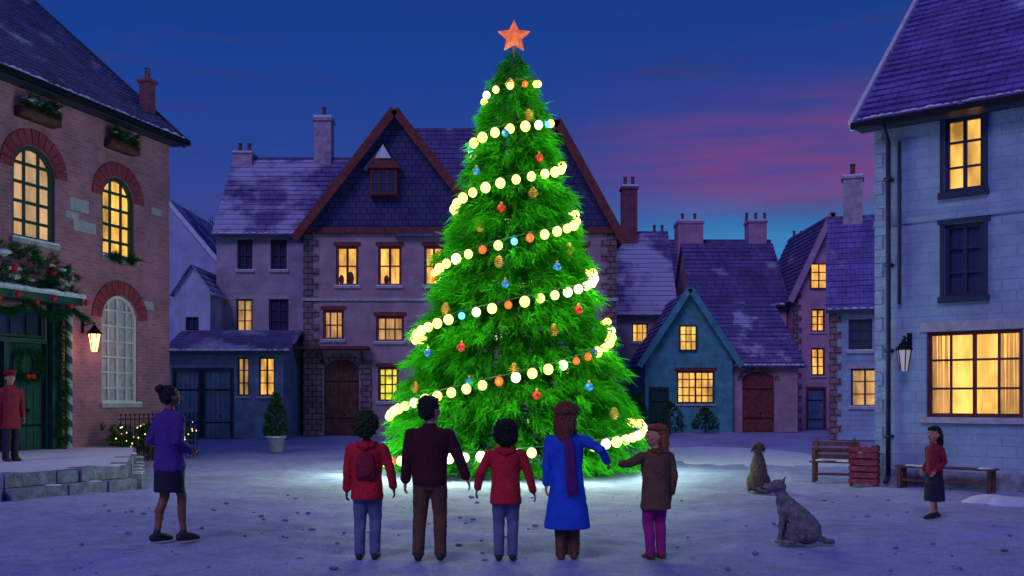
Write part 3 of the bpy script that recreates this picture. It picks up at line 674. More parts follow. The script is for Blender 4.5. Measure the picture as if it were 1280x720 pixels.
# ------------------------------------------------------------------ RIGHT near house
N=empty('blue_stone_house',(7.75,21.3,0),math.radians(-38.9)); mb=MB()
w1=(1.38,2.15,6.02,7.55,0); w2=(1.38,2.15,3.9,5.38,0); w3=(1.04,2.85,1.45,3.2,0); w4=(4.4,5.2,6.02,7.55,0); w5=(4.4,5.2,3.9,5.38,0); d1=(4.2,5.3,0,2.4,0)
facade(mb,M['bluewall'],0,9,0,7.9,[w1,w2,w3,w4,w5,d1],rev=.25)
for x in (0,9): mb.poly([(x,0,0),(x,10,0),(x,10,7.9),(x,5,12.4),(x,0,7.9)],M['bluewall'])
mb.poly([(0,10,0),(9,10,0),(9,10,7.9),(0,10,7.9)],M['bluewall'])
mb.box(-.03,9,-.05,.0,5.48,5.6,M['bluewall']); mb.box(-.04,9,-.06,.0,0,.35,M['blockstone'])
for k in range(26): mb.box(-.02,.22 if k%2 else .14,-.02,.1,.36+k*.29,.36+k*.29+.275,M['bluewall'])
mb.finish('walls',N); mb=MB()
for w in (w1,w4): window(mb,*w[:4],2,3,M['lit'],M['bluetrim'],sill=M['bluetrim'],lintel=M['bluetrim'],fw=.09,bw=.045)
for w in (w2,w5): window(mb,*w[:4],2,3,M['glass'],M['bluetrim'],sill=M['bluetrim'],lintel=M['bluetrim'],fw=.09,bw=.045)
window(mb,*w3[:4],4,3,M['litbig'],M['brown'],sill=M['sill'],lintel=M['sill'],fw=.08,bw=.045)
for w in (w1,w2,w4,w5):
    mb.box(w[0]-.07,w[0]-.002,-.04,.05,w[2],w[3],M['bluetrim']); mb.box(w[1]+.002,w[1]+.07,-.04,.05,w[2],w[3],M['bluetrim'])
mb.finish('windows',N)
mb=MB(); door(mb,4.2,5.3,2.4,0,M['sheddoor'],frame=M['bluetrim']); mb.finish('door',N)
mb=MB()
for k in range(7):
    for (xx) in (1.14+k*.055,2.75-k*.055): mb.cyl((xx,.155,1.5),(xx+random.uniform(-.02,.02),.155,3.12),.028,.018,M['lit2'],8)
for k in range(5):
    xx=1.86+k*.05; mb.cyl((xx,.157,1.5),(xx,.157,3.12),.02,.012,M['lit'],8)
mb.finish('curtains',N,True)
mb=MB()
s=.9
slope(mb,M['slateD'],(-.3,-.4,7.9-.36+.06),(9.6,0,0),(0,5.4,5.4*s),.27,.035,.8)
slope(mb,M['slateD'],(-.3,10.4,7.9-.36+.06),(9.6,0,0),(0,-5.4,5.4*s),.6)
mb.beam((-.36,-.45,7.6),(-.36,5,12.5),.1,.22,M['whitetrim'])
mb.beam((-.35,-.48,7.58),(9.3,-.48,7.58),.13,.12,M['iron']); mb.beam((-.3,-.2,7.55),(9.3,-.2,7.55),.4,.06,M['bluetrim'])
snow_lip(mb,(-.3,-.4,7.72),(9.2,-.4,7.72),r=.05,step=.16)
mb.finish('roof',N)
mb=MB(); mb.cyl((.3,-.12,.2),(.3,-.12,7.2),.05,.05,M['bluetrim']); mb.cyl((.3,-.12,7.2),(.3,-.45,7.52),.05,.05,M['bluetrim']); mb.cyl((.3,-.12,.2),(.3,-.3,.08),.05,.05,M['bluetrim'])
for z in (1,2.8,4.6,6.4): mb.box(.22,.38,-.18,0,z,z+.07,M['bluetrim'])
mb.cyl((.52,-.1,3.8),(.52,-.1,7.2),.035,.035,M['bluetrim']); mb.finish('drainpipes',N,True)
lantern(N,.70,0,2.65,False,1.1)

# ------------------------------------------------------------------ benches, crate, pots
def bench(name,loc,yaw,w,back=True):
    e=empty(name,loc,yaw); mb=MB()
    for k in range(4): mb.box(-w/2,w/2,-.22+k*.11,-.22+k*.11+.09,.43,.46,M['brown'])
    mb.finish('seat',e,bevel=.006); mb=MB()
    for x in (-w/2+.1,w/2-.1):
        mb.box(x-.035,x+.035,-.2,-.13,0,.43,M['brown']); mb.box(x-.035,x+.035,.13,.2,0,.43,M['brown']); mb.box(x-.03,x+.03,-.13,.13,.34,.42,M['brown'])
        if back: mb.beam((x,.2,.4),(x,.3,.95),.06,.06,M['brown']); mb.box(x-.03,x+.03,-.22,.2,.66,.70,M['brown']); mb.box(x-.03,x+.03,-.2,-.14,.46,.66,M['brown'])
    mb.box(-w/2+.1,w/2-.1,-.02,.02,.15,.2,M['brown'])
    mb.finish('legs',e); 
    mb=MB()
    for k in range(6): mb.ball((random.uniform(-w*.4,w*.4),random.uniform(-.1,.15),.462),.1,M['snow'],12,5,(1.5,1,.25))
    mb.finish('settled_snow',e,True)
    if back:
        mb=MB()
        for k in range(3): mb.beam((-w/2,.215+.03*k,.55+k*.14),(w/2,.215+.03*k,.55+k*.14),.025,.1,M['brown'])
        mb.finish('backrest',e)
    return e
nu=Vector((math.cos(math.radians(-38.9)),math.sin(math.radians(-38.9)))); nb=Vector((-nu.y,nu.x))
p=Vector((7.75,21.3))+nu*1.55-nb*.5
bench('wooden_bench',(p.x,p.y,0),math.radians(-38.9),1.9,False)
bench('wooden_bench',(7.05,21.9,0),math.radians(-25),1.0,True)
M['redcrate']=mat('worn_red_paint',(.26,.045,.07),.75,9,.45,.5,25)
B_=empty('red_slatted_crate',(7.38,20.95,0),math.radians(-25)); mb=MB()
for (x,y) in ((-.24,-.17),(.24,-.17),(-.24,.17),(.24,.17)): mb.box(x-.03,x+.03,y-.03,y+.03,0,.86,M['brown'])
for k in range(6):
    z=.05+k*.135
    mb.box(-.27,.27,-.225,-.202,z,z+.105,M['redcrate']); mb.box(-.27,.27,.202,.225,z,z+.105,M['redcrate'])
    mb.box(-.295,-.272,-.2,.2,z+.01,z+.11,M['redcrate']); mb.box(.272,.295,-.2,.2,z+.01,z+.11,M['redcrate'])
mb.box(-.235,.235,-.165,.165,.5,.6,M['brown'])
for k in range(5): mb.ball((random.uniform(-.14,.14),random.uniform(-.08,.08),.74),.12,M['redcrate'] if k%2 else M['snow'],10,6,(1,1,.8))
mb.finish('crate_slats',B_,bevel=.004)
mb=MB(); 
for k in range(12): mb.ball((random.uniform(-.7,.7),random.uniform(-.3,.3),-.03),random.uniform(.15,.32),M['snow'],14,8,(1.5,1.1,.5))
o=mb.finish('snow_mound',None,True); o.location=(8.95,17.6,0)
mb=MB(); mb.ball((0,0,-.05),1,M['snow'],40,12,(3.0,6,.14)); mb.ball((2,-3,-.05),1,M['snow'],40,12,(2.2,3.5,.12)); o=mb.finish('snow_drift',None,True); o.location=(7.2,33,0)
def potted(name,x,y,h,r,pot=True):
    e=empty(name,(x,y,0)); cs=[];ds=[]
    z0=.45 if pot else .1
    if pot:
        mb=MB(); mb.lathe((0,0,0),[(.001,0),(.24,0),(.33,.5),(.36,.5),(.36,.56),(.30,.56),(.29,.48),(.001,.48)],M['pot'],18); mb.finish('pot',e,True)
    mb=MB(); mb.cyl((0,0,z0-.05),(0,0,h*.9),.05,.01,M['bark']); 
    for k in range(12):
        a=k*2.4; z=z0+(h-z0)*k/14; mb.cyl((0,0,z),(r*.6*(1-k/14)*math.cos(a),r*.6*(1-k/14)*math.sin(a),z+.15),.015,.005,M['bark'],6)
    mb.finish('trunk',e)
    for k in range(220):
        t=random.random()**1.2; z=z0+.1+(h-z0-.15)*t; a=random.uniform(0,6.28); rr=r*math.sin(min(1,(1-t)*1.25)*math.pi/2)*random.uniform(.5,1)
        cs.append((rr*math.cos(a),rr*math.sin(a),z)); ds.append((math.cos(a)*.6,math.sin(a)*.6,.6))
    tufts('leaves',np.array(cs),np.array(ds),26,.13,.022,M['shrub'],e,.5,.12)
potted('potted_conifer',-8.15,34.5,2.0,.36)
potted('bush',7.9,50,1.7,.8,False); potted('bush',10.4,53.8,1.4,.7,False); potted('potted_conifer',6.3,50,2.2,.5)

mb=MB(); 
for (x,y,rx,rz) in ((-45,130,45,24),(60,170,60,17),(0,180,80,13)): mb.ball((x,y,-2),1,M['palewall'],40,16,(rx,20,rz))
mb.finish('distant_hills',None,True)
cs=[];ds=[]
for k in range(420):
    x=random.uniform(-44,-24); z=14+6*random.random()**1.5-abs(x+34)*.1; cs.append((x,105+random.uniform(-3,3),z)); ds.append((0,0,1))
tufts('distant_trees',np.array(cs),np.array(ds),10,2.0,.09,leafmat('far_twigs',(.03,.03,.07),(.10,.10,.2)),None,.5,1)

# ------------------------------------------------------------------ CHRISTMAS TREE
TR=empty('christmas_tree',(0.05,25,0))
zt=np.array([0.0,.35,.8,1.8,3.8,5.8,7.8,9.0,9.8,10.25,10.6]); rt=np.array([2.75,3.14,3.1,2.75,2.12,1.5,.95,.64,.38,.2,.03])
R_=lambda z: np.interp(z,zt,rt)
mb=MB(); mb.cyl((0,0,0),(0,0,10.3),.28,.03,M['bark'],14)
for k in range(90):
    z=.4+9.6*k/90; a=k*2.399; r=float(R_(z))*.85
    mb.cyl((0,0,z+.15),(r*math.cos(a),r*math.sin(a),z-.12),.05*(1-z/12),.012,M['bark'],6)
mb.finish('trunk_and_limbs',TR)
NT=3900
zz=[];
while len(zz)<NT:
    z=rng.uniform(.08,10.5)
    if rng.uniform(0,3.3)<R_(z)+.25: zz.append(z)
zz=np.array(zz); th=rng.uniform(0,2*np.pi,NT)
ph=np.sin(th*3+1)*.22+np.sin(th*7+zz)*.15
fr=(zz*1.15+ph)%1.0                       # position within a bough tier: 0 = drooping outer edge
dep=rng.uniform(0,1,NT)**.5
rad=R_(zz)*(.6+.4*dep)*(1.09-.27*fr)+.05*np.sin(th*11+zz*4)
cen=np.stack([rad*np.cos(th),rad*np.sin(th),zz],1)
dn=np.stack([np.cos(th),np.sin(th),-.8+rng.uniform(-.35,.35,NT)],1); dn/=np.linalg.norm(dn,axis=1)[:,None]
per=32
c=np.repeat(cen,per,0); d0=np.repeat(dn,per,0); n=len(c)
d=d0+rng.normal(size=(n,3))*.33; d/=np.linalg.norm(d,axis=1)[:,None]
base=c+d0*rng.uniform(-.1,.25,(n,1))+rng.normal(size=(n,3))*.05
keep=base[:,2]+d[:,2]*.3>.02
sc=np.clip(np.repeat(R_(zz),per)/1.5+.4,.5,1.0)
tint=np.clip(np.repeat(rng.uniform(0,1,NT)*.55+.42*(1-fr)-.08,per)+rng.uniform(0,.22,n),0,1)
ln=rng.uniform(.18,.38,n)*sc
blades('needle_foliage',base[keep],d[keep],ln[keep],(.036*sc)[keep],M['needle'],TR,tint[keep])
zr=[10.05,9.7,8.75,7.7,6.45,5.05,3.75,1.2]; zl=[9.9,9.3,8.05,6.55,4.85,3.3,1.35,.25]
kn=[];
for a,b in zip(zr,zl): kn+=[a,b]
kn=np.array(kn)
def zat(u):
    i=int(min(len(kn)-2,max(0,math.floor(u)))); f=u-i
    if i%2==0: f=f**.72
    return kn[i]+(kn[i+1]-kn[i])*f
bul=[];u=1.6
while u<len(kn)-1.02:
    z=zat(u); r=float(R_(z))+.20; th_=-math.pi*u
    bul.append((r*math.cos(th_),r*math.sin(th_),z,th_)); u+=.37/(max(r,.3)*math.pi)
BC=[emit('bulb_warm',(1,.74,.20),2.0,sampled=False),emit('bulb_yellow',(.86,.98,.25),1.8,sampled=False),emit('bulb_white',(1,.92,.50),2.0,sampled=False),emit('bulb_orange',(1,.10,.015),1.2,sampled=False),emit('bulb_aqua',(.12,.62,.9),1.3,sampled=False)]
mb=MB(); wire=MB(); bq=[]
for i,b in enumerate(bul):
    q=random.random(); bi=0 if q<.34 else 1 if q<.68 else 2 if q<.84 else 3 if q<.94 else 4
    bq.append(bi)
    mb.ball(b[:3],random.uniform(.10,.122)*(1 if bi<3 else .8)*(1 if b[2]<8.5 else .8),BC[bi],12,8,(1,1,1.1)); wire.cyl((b[0],b[1],b[2]+.10),(b[0],b[1],b[2]+.15),.03,.03,M['greentrim'],6)
    if i: wire.cyl((bul[i-1][0],bul[i-1][1],bul[i-1][2]+.12),(b[0],b[1],b[2]+.12),.012,.012,M['greentrim'],5)
mb.finish('light_bulbs',TR,True); wire.finish('light_cable',TR)
print('bulbs',len(bul))
for i in range(0,len(bul)):
    x,y,z,a=bul[i]; front=math.sin(a)<.3
    if i%4==0:
        f=.6; col=(.76,1,.34) if z>1.6 else (.55,1,.66)
        if front: point('string_lamp',(x+f*math.cos(a),y+f*math.sin(a),z),TR,col,36 if z>1.6 else 66,.15)
        elif i%8==0: point('string_lamp',(x+f*math.cos(a),y+f*math.sin(a),z),TR,col,50,.15)
    if front and i%2==0:   # each lamp's own small pool of light on the needles round it
        f=.2; col=[(1,.85,.25),(.9,1,.3),(1,.95,.5),(1,.25,.05),(.2,.7,1)][bq[i]]
        point('bulb_lamp',(x+f*math.cos(a),y+f*math.sin(a),z-.03),TR,col,4.5,.06)
mb=MB()
def onsurf(x,z):
    r=float(R_(z))+.19; y=-math.sqrt(max(.01,r*r-x*x)); return (x,y,z)
for (px,pz,kind) in ((-.8,5.9,0),(1.3,5.4,0),(1.0,4.9,1),(-.9,7.3,1),(.35,8.7,0),(-1.6,3.95,0),(.0,2.5,0),(1.9,2.9,1),(-2.3,2.1,0),(.9,3.4,0),(-.2,4.45,1),(1.2,1.6,0),(-1.2,3.0,2),(.45,6.7,0),(-.35,5.0,0),(2.3,1.5,0),(-.1,9.5,0),(-1.9,1.2,1),(.6,7.6,2),(-.2,8.2,1),(1.5,3.9,2),(-1.0,2.2,1),(.5,1.9,2),(-.3,6.3,2),(-2.0,2.9,1),(1.7,2.1,1)):
    p=onsurf(px,pz)
    if kind: mb.ball(p,.10,M['bluebauble'] if kind==1 else M['redbauble'],14,8); mb.cyl((p[0],p[1],p[2]+.09),(p[0],p[1],p[2]+.15),.03,.03,M['gold'],6)
    else:
        for j in range(6): mb.lathe((p[0],p[1],p[2]-.12+j*.045),[(.02,.03),(.11*math.sin(math.pi*(j+1)/7)+.02,-.015),(.03,-.02)],M['gold'],9)
for k in range(14):
    a=random.uniform(.2,2.9); z=random.uniform(1,9); r=float(R_(z))+.1; mb.ball((r*math.cos(a),r*math.sin(a),z),.1,M['bluebauble'] if k%2 else M['gold'],10,6)
mb.finish('ornaments',TR,True)
ms=emit('star_orange',(1,.19,.07),.58,.4,6); mb=MB()
pts=[]
for k in range(10):
    a=math.pi/2+k*math.pi/5; r=.42 if k%2==0 else .2; pts.append((r*math.cos(a),r*math.sin(a)))
cz=10.88
for k in range(10):
    p,q=pts[k],pts[(k+1)%10]
    for s_ in (-1,1):
        mb.poly([(0,s_*.15,cz),(p[0],s_*.03,cz+p[1]),(q[0],s_*.03,cz+q[1])],ms)
    mb.poly([(p[0],-.03,cz+p[1]),(q[0],-.03,cz+q[1]),(q[0],.03,cz+q[1]),(p[0],.03,cz+p[1])],ms)
mb.cyl((0,0,10.3),(0,0,10.62),.03,.03,M['gold'])
mb.finish('star',TR)

# ------------------------------------------------------------------ FIGURES
class Body:
    def __init__(s): s.v=[];s.f=[];s.m=[];s.M=None
    def _ring(s,c,S,B,ra,rb,n=16):
        i=len(s.v)
        for k in range(n):
            a=2*math.pi*k/n; p=c+S*(ra*math.cos(a))+B*(rb*math.sin(a))
            s.v.append(tuple(s.M@p if s.M else p))
        return i
    def loft(s,rings,m,n=16):
        idx=[s._ring(*r,n=n) for r in rings]
        for a,b in zip(idx,idx[1:]):
            for k in range(n):
                k2=(k+1)%n; s.f.append((a+k,a+k2,b+k2,b+k)); s.m.append(m)
        s.f.append(tuple(idx[0]+k for k in reversed(range(n)))); s.m.append(m)
        s.f.append(tuple(idx[-1]+k for k in range(n))); s.m.append(m)
    def tube(s,pts,rad,m,n=14,ref=None,round_=True):
        pts=[Vector(p) for p in pts]; rad=[(r,r) if not isinstance(r,tuple) else r for r in rad]
        D=(pts[-1]-pts[0]).normalized(); ref=Vector(ref) if ref else (Vector((1,0,0)) if abs(D.x)<.8 else Vector((0,1,0)))
        rings=[]
        for i,p in enumerate(pts):
            t=(pts[min(i+1,len(pts)-1)]-pts[max(i-1,0)]).normalized(); S=(ref-t*ref.dot(t)).normalized(); B=t.cross(S)
            if i==0 and round_:
                for q in (.97,.75,.4): rings.append((p-t*min(rad[0])*q*.9,S,B,rad[0][0]*math.sqrt(1-q*q),rad[0][1]*math.sqrt(1-q*q)))
            rings.append((p,S,B,rad[i][0],rad[i][1]))
            if i==len(pts)-1 and round_:
                for q in (.4,.75,.97): rings.append((p+t*min(rad[-1])*q*.9,S,B,rad[-1][0]*math.sqrt(1-q*q),rad[-1][1]*math.sqrt(1-q*q)))
        s.loft(rings,m,n)
    def stack(s,levels,m,n=24):
        s.loft([(Vector((a[0],a[1],a[2])),Vector((1,0,0)),Vector((0,1,0)),a[3],a[4]) for a in levels],m,n)
    def ell(s,c,r,m,n=16,nv=10):
        rings=[]
        for j in range(nv+1):
            a=math.pi*j/nv; q=max(.02,math.sin(a)); rings.append((Vector((c[0],c[1],c[2]-r[2]*math.cos(a))),Vector((1,0,0)),Vector((0,1,0)),r[0]*q,r[1]*q))
        s.loft(rings,m,n)
    def raw(s,name,parent,scale=1,smooth=True):
        me=bpy.data.meshes.new(name); me.from_pydata([tuple(c*scale for c in v) for v in s.v],[],s.f)
        ms=[];idx=[]
        for m in s.m:
            if m not in ms: ms.append(m)
            idx.append(ms.index(m))
        for m in ms: me.materials.append(m)
        me.polygons.foreach_set('material_index',idx); me.polygons.foreach_set('use_smooth',[smooth]*len(s.f)); me.update()
        o=bpy.data.objects.new(name,me); COL.objects.link(o); o.parent=parent; return o
    def fused(s,name,parent,scale=1,voxel=.011,disp=None,smooth_it=2):
        me=bpy.data.meshes.new(name+'_src'); me.from_pydata(s.v,[],s.f); me.update()
        o=bpy.data.objects.new(name+'_src',me); COL.objects.link(o)
        r=o.modifiers.new('r','REMESH'); r.mode='VOXEL'; r.voxel_size=voxel
        sm=o.modifiers.new('s','SMOOTH'); sm.factor=.5; sm.iterations=smooth_it
        dg=bpy.context.evaluated_depsgraph_get(); dg.update()
        out=bpy.data.meshes.new_from_object(o.evaluated_get(dg)); bpy.data.objects.remove(o)
        bvh=BVHTree.FromPolygons([Vector(v) for v in s.v],s.f)
        ms=[]; 
        for m in s.m:
            if m not in ms: ms.append(m)
        out.materials.clear()
        for m in ms: out.materials.append(m)
        mi=[]
        for p in out.polygons:
            _,_,ix,_=bvh.find_nearest(p.center); mi.append(ms.index(s.m[ix]) if ix is not None else 0)
        out.polygons.foreach_set('material_index',mi); out.polygons.foreach_set('use_smooth',[True]*len(mi))
        if disp:
            amp,fq=disp[:2]; zs=disp[2] if len(disp)>2 else 1
            nn=[v.normal.copy() for v in out.vertices]
            for v,nv in zip(out.vertices,nn):
                q=Vector((v.co.x,v.co.y,v.co.z*zs))
                h=noise.noise(q*fq)+.5*noise.noise(q*fq*2.3)
                v.co+=nv*amp*h
        for v in out.vertices: v.co*=scale
        out.update(); out.name=name
        o=bpy.data.objects.new(name,out); COL.objects.link(o); o.parent=parent; return o

def cloth(name,c,bump=.5,scale=35,rough=.85,var=.2): return mat(name,c,rough,6,var,bump,scale)
SK1=mat('skin_brown',(.24,.10,.065),.55,8,.12); SK2=mat('skin_tan',(.55,.27,.17),.55,8,.1)
HB=mat('hair_black',(.016,.012,.016),.55,30,.5,.8,60); HBr=mat('hair_brown',(.18,.055,.03),.55,30,.4,.8,60); HA=mat('hair_auburn',(.32,.10,.035),.55,30,.4,.8,60); HG=mat('hair_green_lit',(.02,.045,.015),.7,30,.5,.9,60)  # last hair: green light on the child's curls put into the colour
EW=mat('eye_white',(.7,.7,.7),.3,5,.02); EI=mat('eye_iris',(.02,.012,.01),.2,5,.02); LP=mat('lips',(.3,.07,.06),.5,5,.05)

def hand(body,fine,w,D,Wd,skin,curl=.5,side=1):
    D=D.normalized(); Wd=(Wd-D*Wd.dot(D)).normalized(); Nn=D.cross(Wd)*side
    body.tube([w-D*.02,w+D*.03,w+D*.085],[(.026,.02),(.036,.017),(.038,.015)],skin,ref=Wd,n=12)
    for k,(o,l) in enumerate(((.028,.060),(.010,.068),(-.009,.064),(-.027,.050))):
        b=w+D*.085+Wd*o; p1=b+D*l*.42+Nn*l*.08*curl; p2=p1+(D*(1-.5*curl)+Nn*.7*curl).normalized()*l*.33; p3=p2+(D*(1-.8*curl)+Nn*1.1*curl).normalized()*l*.27
        fine.tube([b-D*.015,p1,p2,p3],[.0105,.010,.009,.0075],skin,n=8)
    b=w+D*.03+Wd*.033; p1=b+(D*.75+Wd*.5).normalized()*.032; p2=p1+(D+Wd*.05+Nn*.4*curl).normalized()*.026
    fine.tube([b-Wd*.015,p1,p2],[.013,.011,.009],skin,n=8)

def ik(S,Wt,l1,l2,pole):
    d=Wt-S; L=d.length; mx=(l1+l2)*.995
    if L>mx: Wt=S+d.normalized()*mx; L=mx; d=Wt-S
    a=(l1*l1-l2*l2+L*L)/(2*L); h=math.sqrt(max(0,l1*l1-a*a)); t=d.normalized(); p=(pole-t*pole.dot(t)).normalized()
    return S+t*a+p*h, Wt

def person(name,loc,yaw,Hh,top,leg,shoe,skin,hairm,hair,hs=1.0,feet=((-.1,.0),(.1,.03)),hands=None,jack=(.86,.185,.14),skirt=None,barelegs=False,
           head=(0,0),bulk=1.0,sleeve=None,extra=None,lean=(0,0)):
    k=Hh/1.8; e=empty(name,loc,yaw); b=Body(); f=Body(); V=Vector
    sleeve=sleeve or top
    lx,ly=lean
    for i,sx in enumerate((-1,1)):
        fx,fy=feet[i]; lm=skin if barelegs else leg
        hip=V((sx*.09,0,.93)); ank=V((fx,fy,.10)); kn,_=ik(hip,ank,.42,.42,V((0.05*sx,1,0)))
        calf=(kn+ank)/2+V((0,-.015,.06))
        rr=(.088,.056,.054,.033) if barelegs else (.104,.081,.075,.067)
        b.tube([hip,(hip+kn)/2,kn,calf,ank],[rr[0],(rr[0]+rr[1])/2+.004,rr[1],rr[2],rr[3]],lm)
        if not barelegs: b.tube([ank+V((0,0,.07)),ank+V((0,0,-.035))],[(.068,.074),(.072,.078)],lm,round_=False)
        b.tube([V((fx,fy-.06,.052)),V((fx,fy+.03,.06)),V((fx+sx*.01,fy+.11,.045)),V((fx+sx*.015,fy+.17,.035))],[(.046,.05),(.049,.058),(.052,.042),(.044,.032)],shoe,ref=(1,0,0))
        b.tube([V((fx,fy-.01,.05)),V((fx,fy-.005,.16 if not barelegs else .12))],[.05,.05 if not barelegs else .042],shoe)
    z0,rx0,ry0=jack; B=bulk
    b.stack([(0,0,.80,.12,.09),(0,0,.88,.155,.11),(0,0,.98,.16,.115)],leg if not barelegs else top)
    C=lambda z:(lx*(z-.9)/.6,ly*(z-.9)/.6)
    lv=[]
    for z,rx,ry in ((z0,rx0,ry0),(z0+.03,rx0+.006,ry0+.006),((z0+1.1)/2,(rx0+.162*B)/2,(ry0+.122*B)/2),(1.10,.160*B,.120*B),(1.22,.172*B,.128*B),(1.34,.184*B,.132*B),(1.42,.186*B,.120*B),(1.475,.150*B,.098*B),(1.515,.085,.075),(1.54,.066,.066)):
        cx,cy=C(z); lv.append((cx,cy,z,rx,ry))
    b.stack(lv,top)
    cs=V((C(1.42)[0],C(1.42)[1],0))
    if skirt:
        zb,rb,mk=skirt; b.stack([(0,0,zb,rb,rb*.85),(0,0,zb+.02,rb+.004,rb*.85+.004),(0,0,(zb+1.05)/2,(rb+.17)/2+.01,(rb+.14)/2),(0,0,1.05,.155,.115)],mk)
    hands=hands or ((-.27,.03,.80),(.27,.03,.80))
    for i,sx in enumerate((-1,1)):
        Sh=V((sx*.185*min(B,1.12),0,1.42))+cs
        tgt=V(hands[i][:3]); wr=tgt+(Sh-tgt).normalized()*.075
        pole=V(hands[i][3]) if len(hands[i])>3 else V((sx*.5,-1,-.1))
        el,wr=ik(Sh,wr,.275,.25,pole)
        b.ell(tuple(Sh+V((-sx*.012,0,-.005))),(.070*B,.068*B,.064*B),sleeve)
        b.tube([Sh+V((-sx*.05,0,0)),Sh,(Sh+el)/2,el,(el+wr)/2,wr-(wr-el).normalized()*.02],[.062*B,.064*B,.058*B,.052*B,.048*B,.044*B],sleeve)
        b.tube([wr-(wr-el).normalized()*.05,wr-(wr-el).normalized()*.015],[.047*B,.047*B],sleeve)
        hd=(wr-el).normalized(); 
        b.tube([wr-hd*.04,wr+hd*.01],[.027,.024],skin)
        hand(b,f,wr+hd*.005,hd,V((0,1,.1)),skin,.6,-sx)
    hy,hp=head; nb=V((C(1.5)[0],C(1.5)[1],0))
    b.tube([nb+V((0,-.005,1.49)),nb+V((0,.01,1.60))],[.055,.050],skin)
    Mh=Matrix.Translation(nb+V((0,.015,1.585)))@Matrix.Rotation(hy,4,'Z')@Matrix.Rotation(hp,4,'X')@Matrix.Scale(hs,4)@Matrix.Translation(V((0,0,.09)))
    b.M=Mh; f.M=Mh
    b.ell((0,-.005,.012),(.077,.094,.100),skin); b.ell((0,.03,-.052),(.056,.062,.058),skin); b.ell((0,.05,-.085),(.026,.03,.024),skin)
    b.ell((0,.078,.028),(.05,.018,.02),skin)
    b.tube([V((0,.088,.012)),V((0,.112,-.022))],[(.010,.010),(.016,.014)],skin,n=10)
    for sx in (-1,1):
        b.ell((sx*.08,-.008,-.01),(.010,.02,.03),skin); b.ell((sx*.042,.066,-.03),(.022,.02,.02),skin)
        f.ell((sx*.031,.081,.006),(.0155,.012,.011),EW,10,6); f.ell((sx*.031,.091,.006),(.0075,.004,.0085),EI,8,5)
        f.tube([V((sx*.017,.096,.032)),V((sx*.046,.086,.036))],[.0045,.004],hairm,n=6)
    f.tube([V((-.022,.088,-.058)),V((0,.094,-.061)),V((.022,.088,-.058))],[.0045,.0075,.0045],LP,n=8)
    b.fused('body',e,k,.011,(.005,14)); f.raw('face_and_fingers',e,k)
    h=Body(); h.M=Mh
    if hair=='afro':
        h.ell((0,-.035,.05),(.125,.122,.112),hairm); h.ell((0,-.06,.0),(.112,.09,.10),hairm); h.fused('curly_hair',e,k,.009,(.032,36),1)
    elif hair=='curly':
        h.ell((0,-.03,.045),(.115,.112,.095),hairm); h.ell((0,-.055,-.02),(.118,.085,.10),hairm); h.fused('curly_hair',e,k,.008,(.030,44),1)
    elif hair=='short':
        h.ell((0,-.018,.035),(.090,.100,.094),hairm); h.ell((0,-.035,-.012),(.084,.078,.075),hairm); h.ell((0,.045,.085),(.062,.045,.03),hairm); h.fused('short_hair',e,k,.008,(.014,40),1)
    elif hair=='bun':
        h.ell((0,-.02,.032),(.091,.101,.094),hairm); h.ell((0,-.04,-.01),(.082,.07,.07),hairm); h.ell((0,-.11,.085),(.05,.05,.048),hairm); h.fused('bun_hair',e,k,.008,(.012,40),1)
    elif hair=='long':
        h.ell((0,-.036,.036),(.094,.092,.092),hairm); h.ell((0,.02,.078),(.078,.07,.04),hairm); h.tube([V((0,-.06,.02)),V((0,-.085,-.08)),V((0,-.095,-.17)),V((0,-.10,-.22))],[(.094,.065),(.10,.05),(.085,.042),(.05,.03)],hairm)
        for sx in (-1,1): h.tube([V((sx*.078,-.045,.04)),V((sx*.085,-.055,-.06)),V((sx*.08,-.07,-.15))],[.026,.028,.018],hairm)
        h.fused('long_hair',e,k,.008,(.016,42,.3),1)
    if extra: extra(e,k,Mh,b,nb)
    return e

red=cloth('red_padded_jacket',(.52,.018,.035),.7,22); maroon=cloth('maroon_sweater',(.075,.01,.022),.8,80); brownp=cloth('brown_trousers',(.13,.065,.04),.4,50)
jeans=cloth('blue_grey_jeans',(.13,.15,.27),.4,70); bluec=cloth('royal_blue_coat',(.015,.085,.62),.4,30); purp=cloth('purple_scarf',(.12,.02,.16),.8,50)
brcoat=cloth('brown_coat',(.14,.075,.045),.6,30); mag=cloth('magenta_trousers',(.34,.02,.20),.4,50); boot=mat('brown_boots',(.12,.05,.03),.6,8,.3,.3,30); blk=mat('dark_shoes',(.03,.028,.04),.6,8,.2)
purj=cloth('purple_padded_jacket',(.075,.03,.25),.7,18); dsk=cloth('dark_skirt',(.018,.018,.045),.5,40); dred=cloth('dark_red_top',(.24,.015,.04),.5,40); cap=cloth('red_cap',(.28,.01,.015),.5,40)

def hood_red(e,k,Mh,b,nb):
    h=Body(); h.tube([Vector((-.11,-.03,1.50)),Vector((-.07,-.11,1.47)),Vector((0,-.14,1.455)),Vector((.07,-.11,1.47)),Vector((.11,-.03,1.50))],[.035,.045,.05,.045,.035],red,ref=(0,0,1))
    h.fused('jacket_hood',e,k,.01,(.006,30))
def backpack(e,k,Mh,b,nb):
    hood_red(e,k,Mh,b,nb)
    h=Body(); h.stack([(0,-.145,1.04,.11,.035),(0,-.16,1.08,.125,.05),(0,-.17,1.24,.125,.055),(0,-.16,1.36,.10,.045),(0,-.15,1.40,.05,.03)],dred)
    h.ell((0,-.215,1.14),(.085,.025,.06),dred)
    h.fused('backpack',e,k,.01,(.004,30))
def collar(e,k,Mh,b,nb):
    h=Body(); h.stack([(0,0,1.50,.088,.084),(0,0,1.55,.070,.070)],maroon); h.stack([(0,0,.87,.193,.15),(0,0,.91,.193,.15)],maroon); h.raw('sweater_ribbing',e,k)
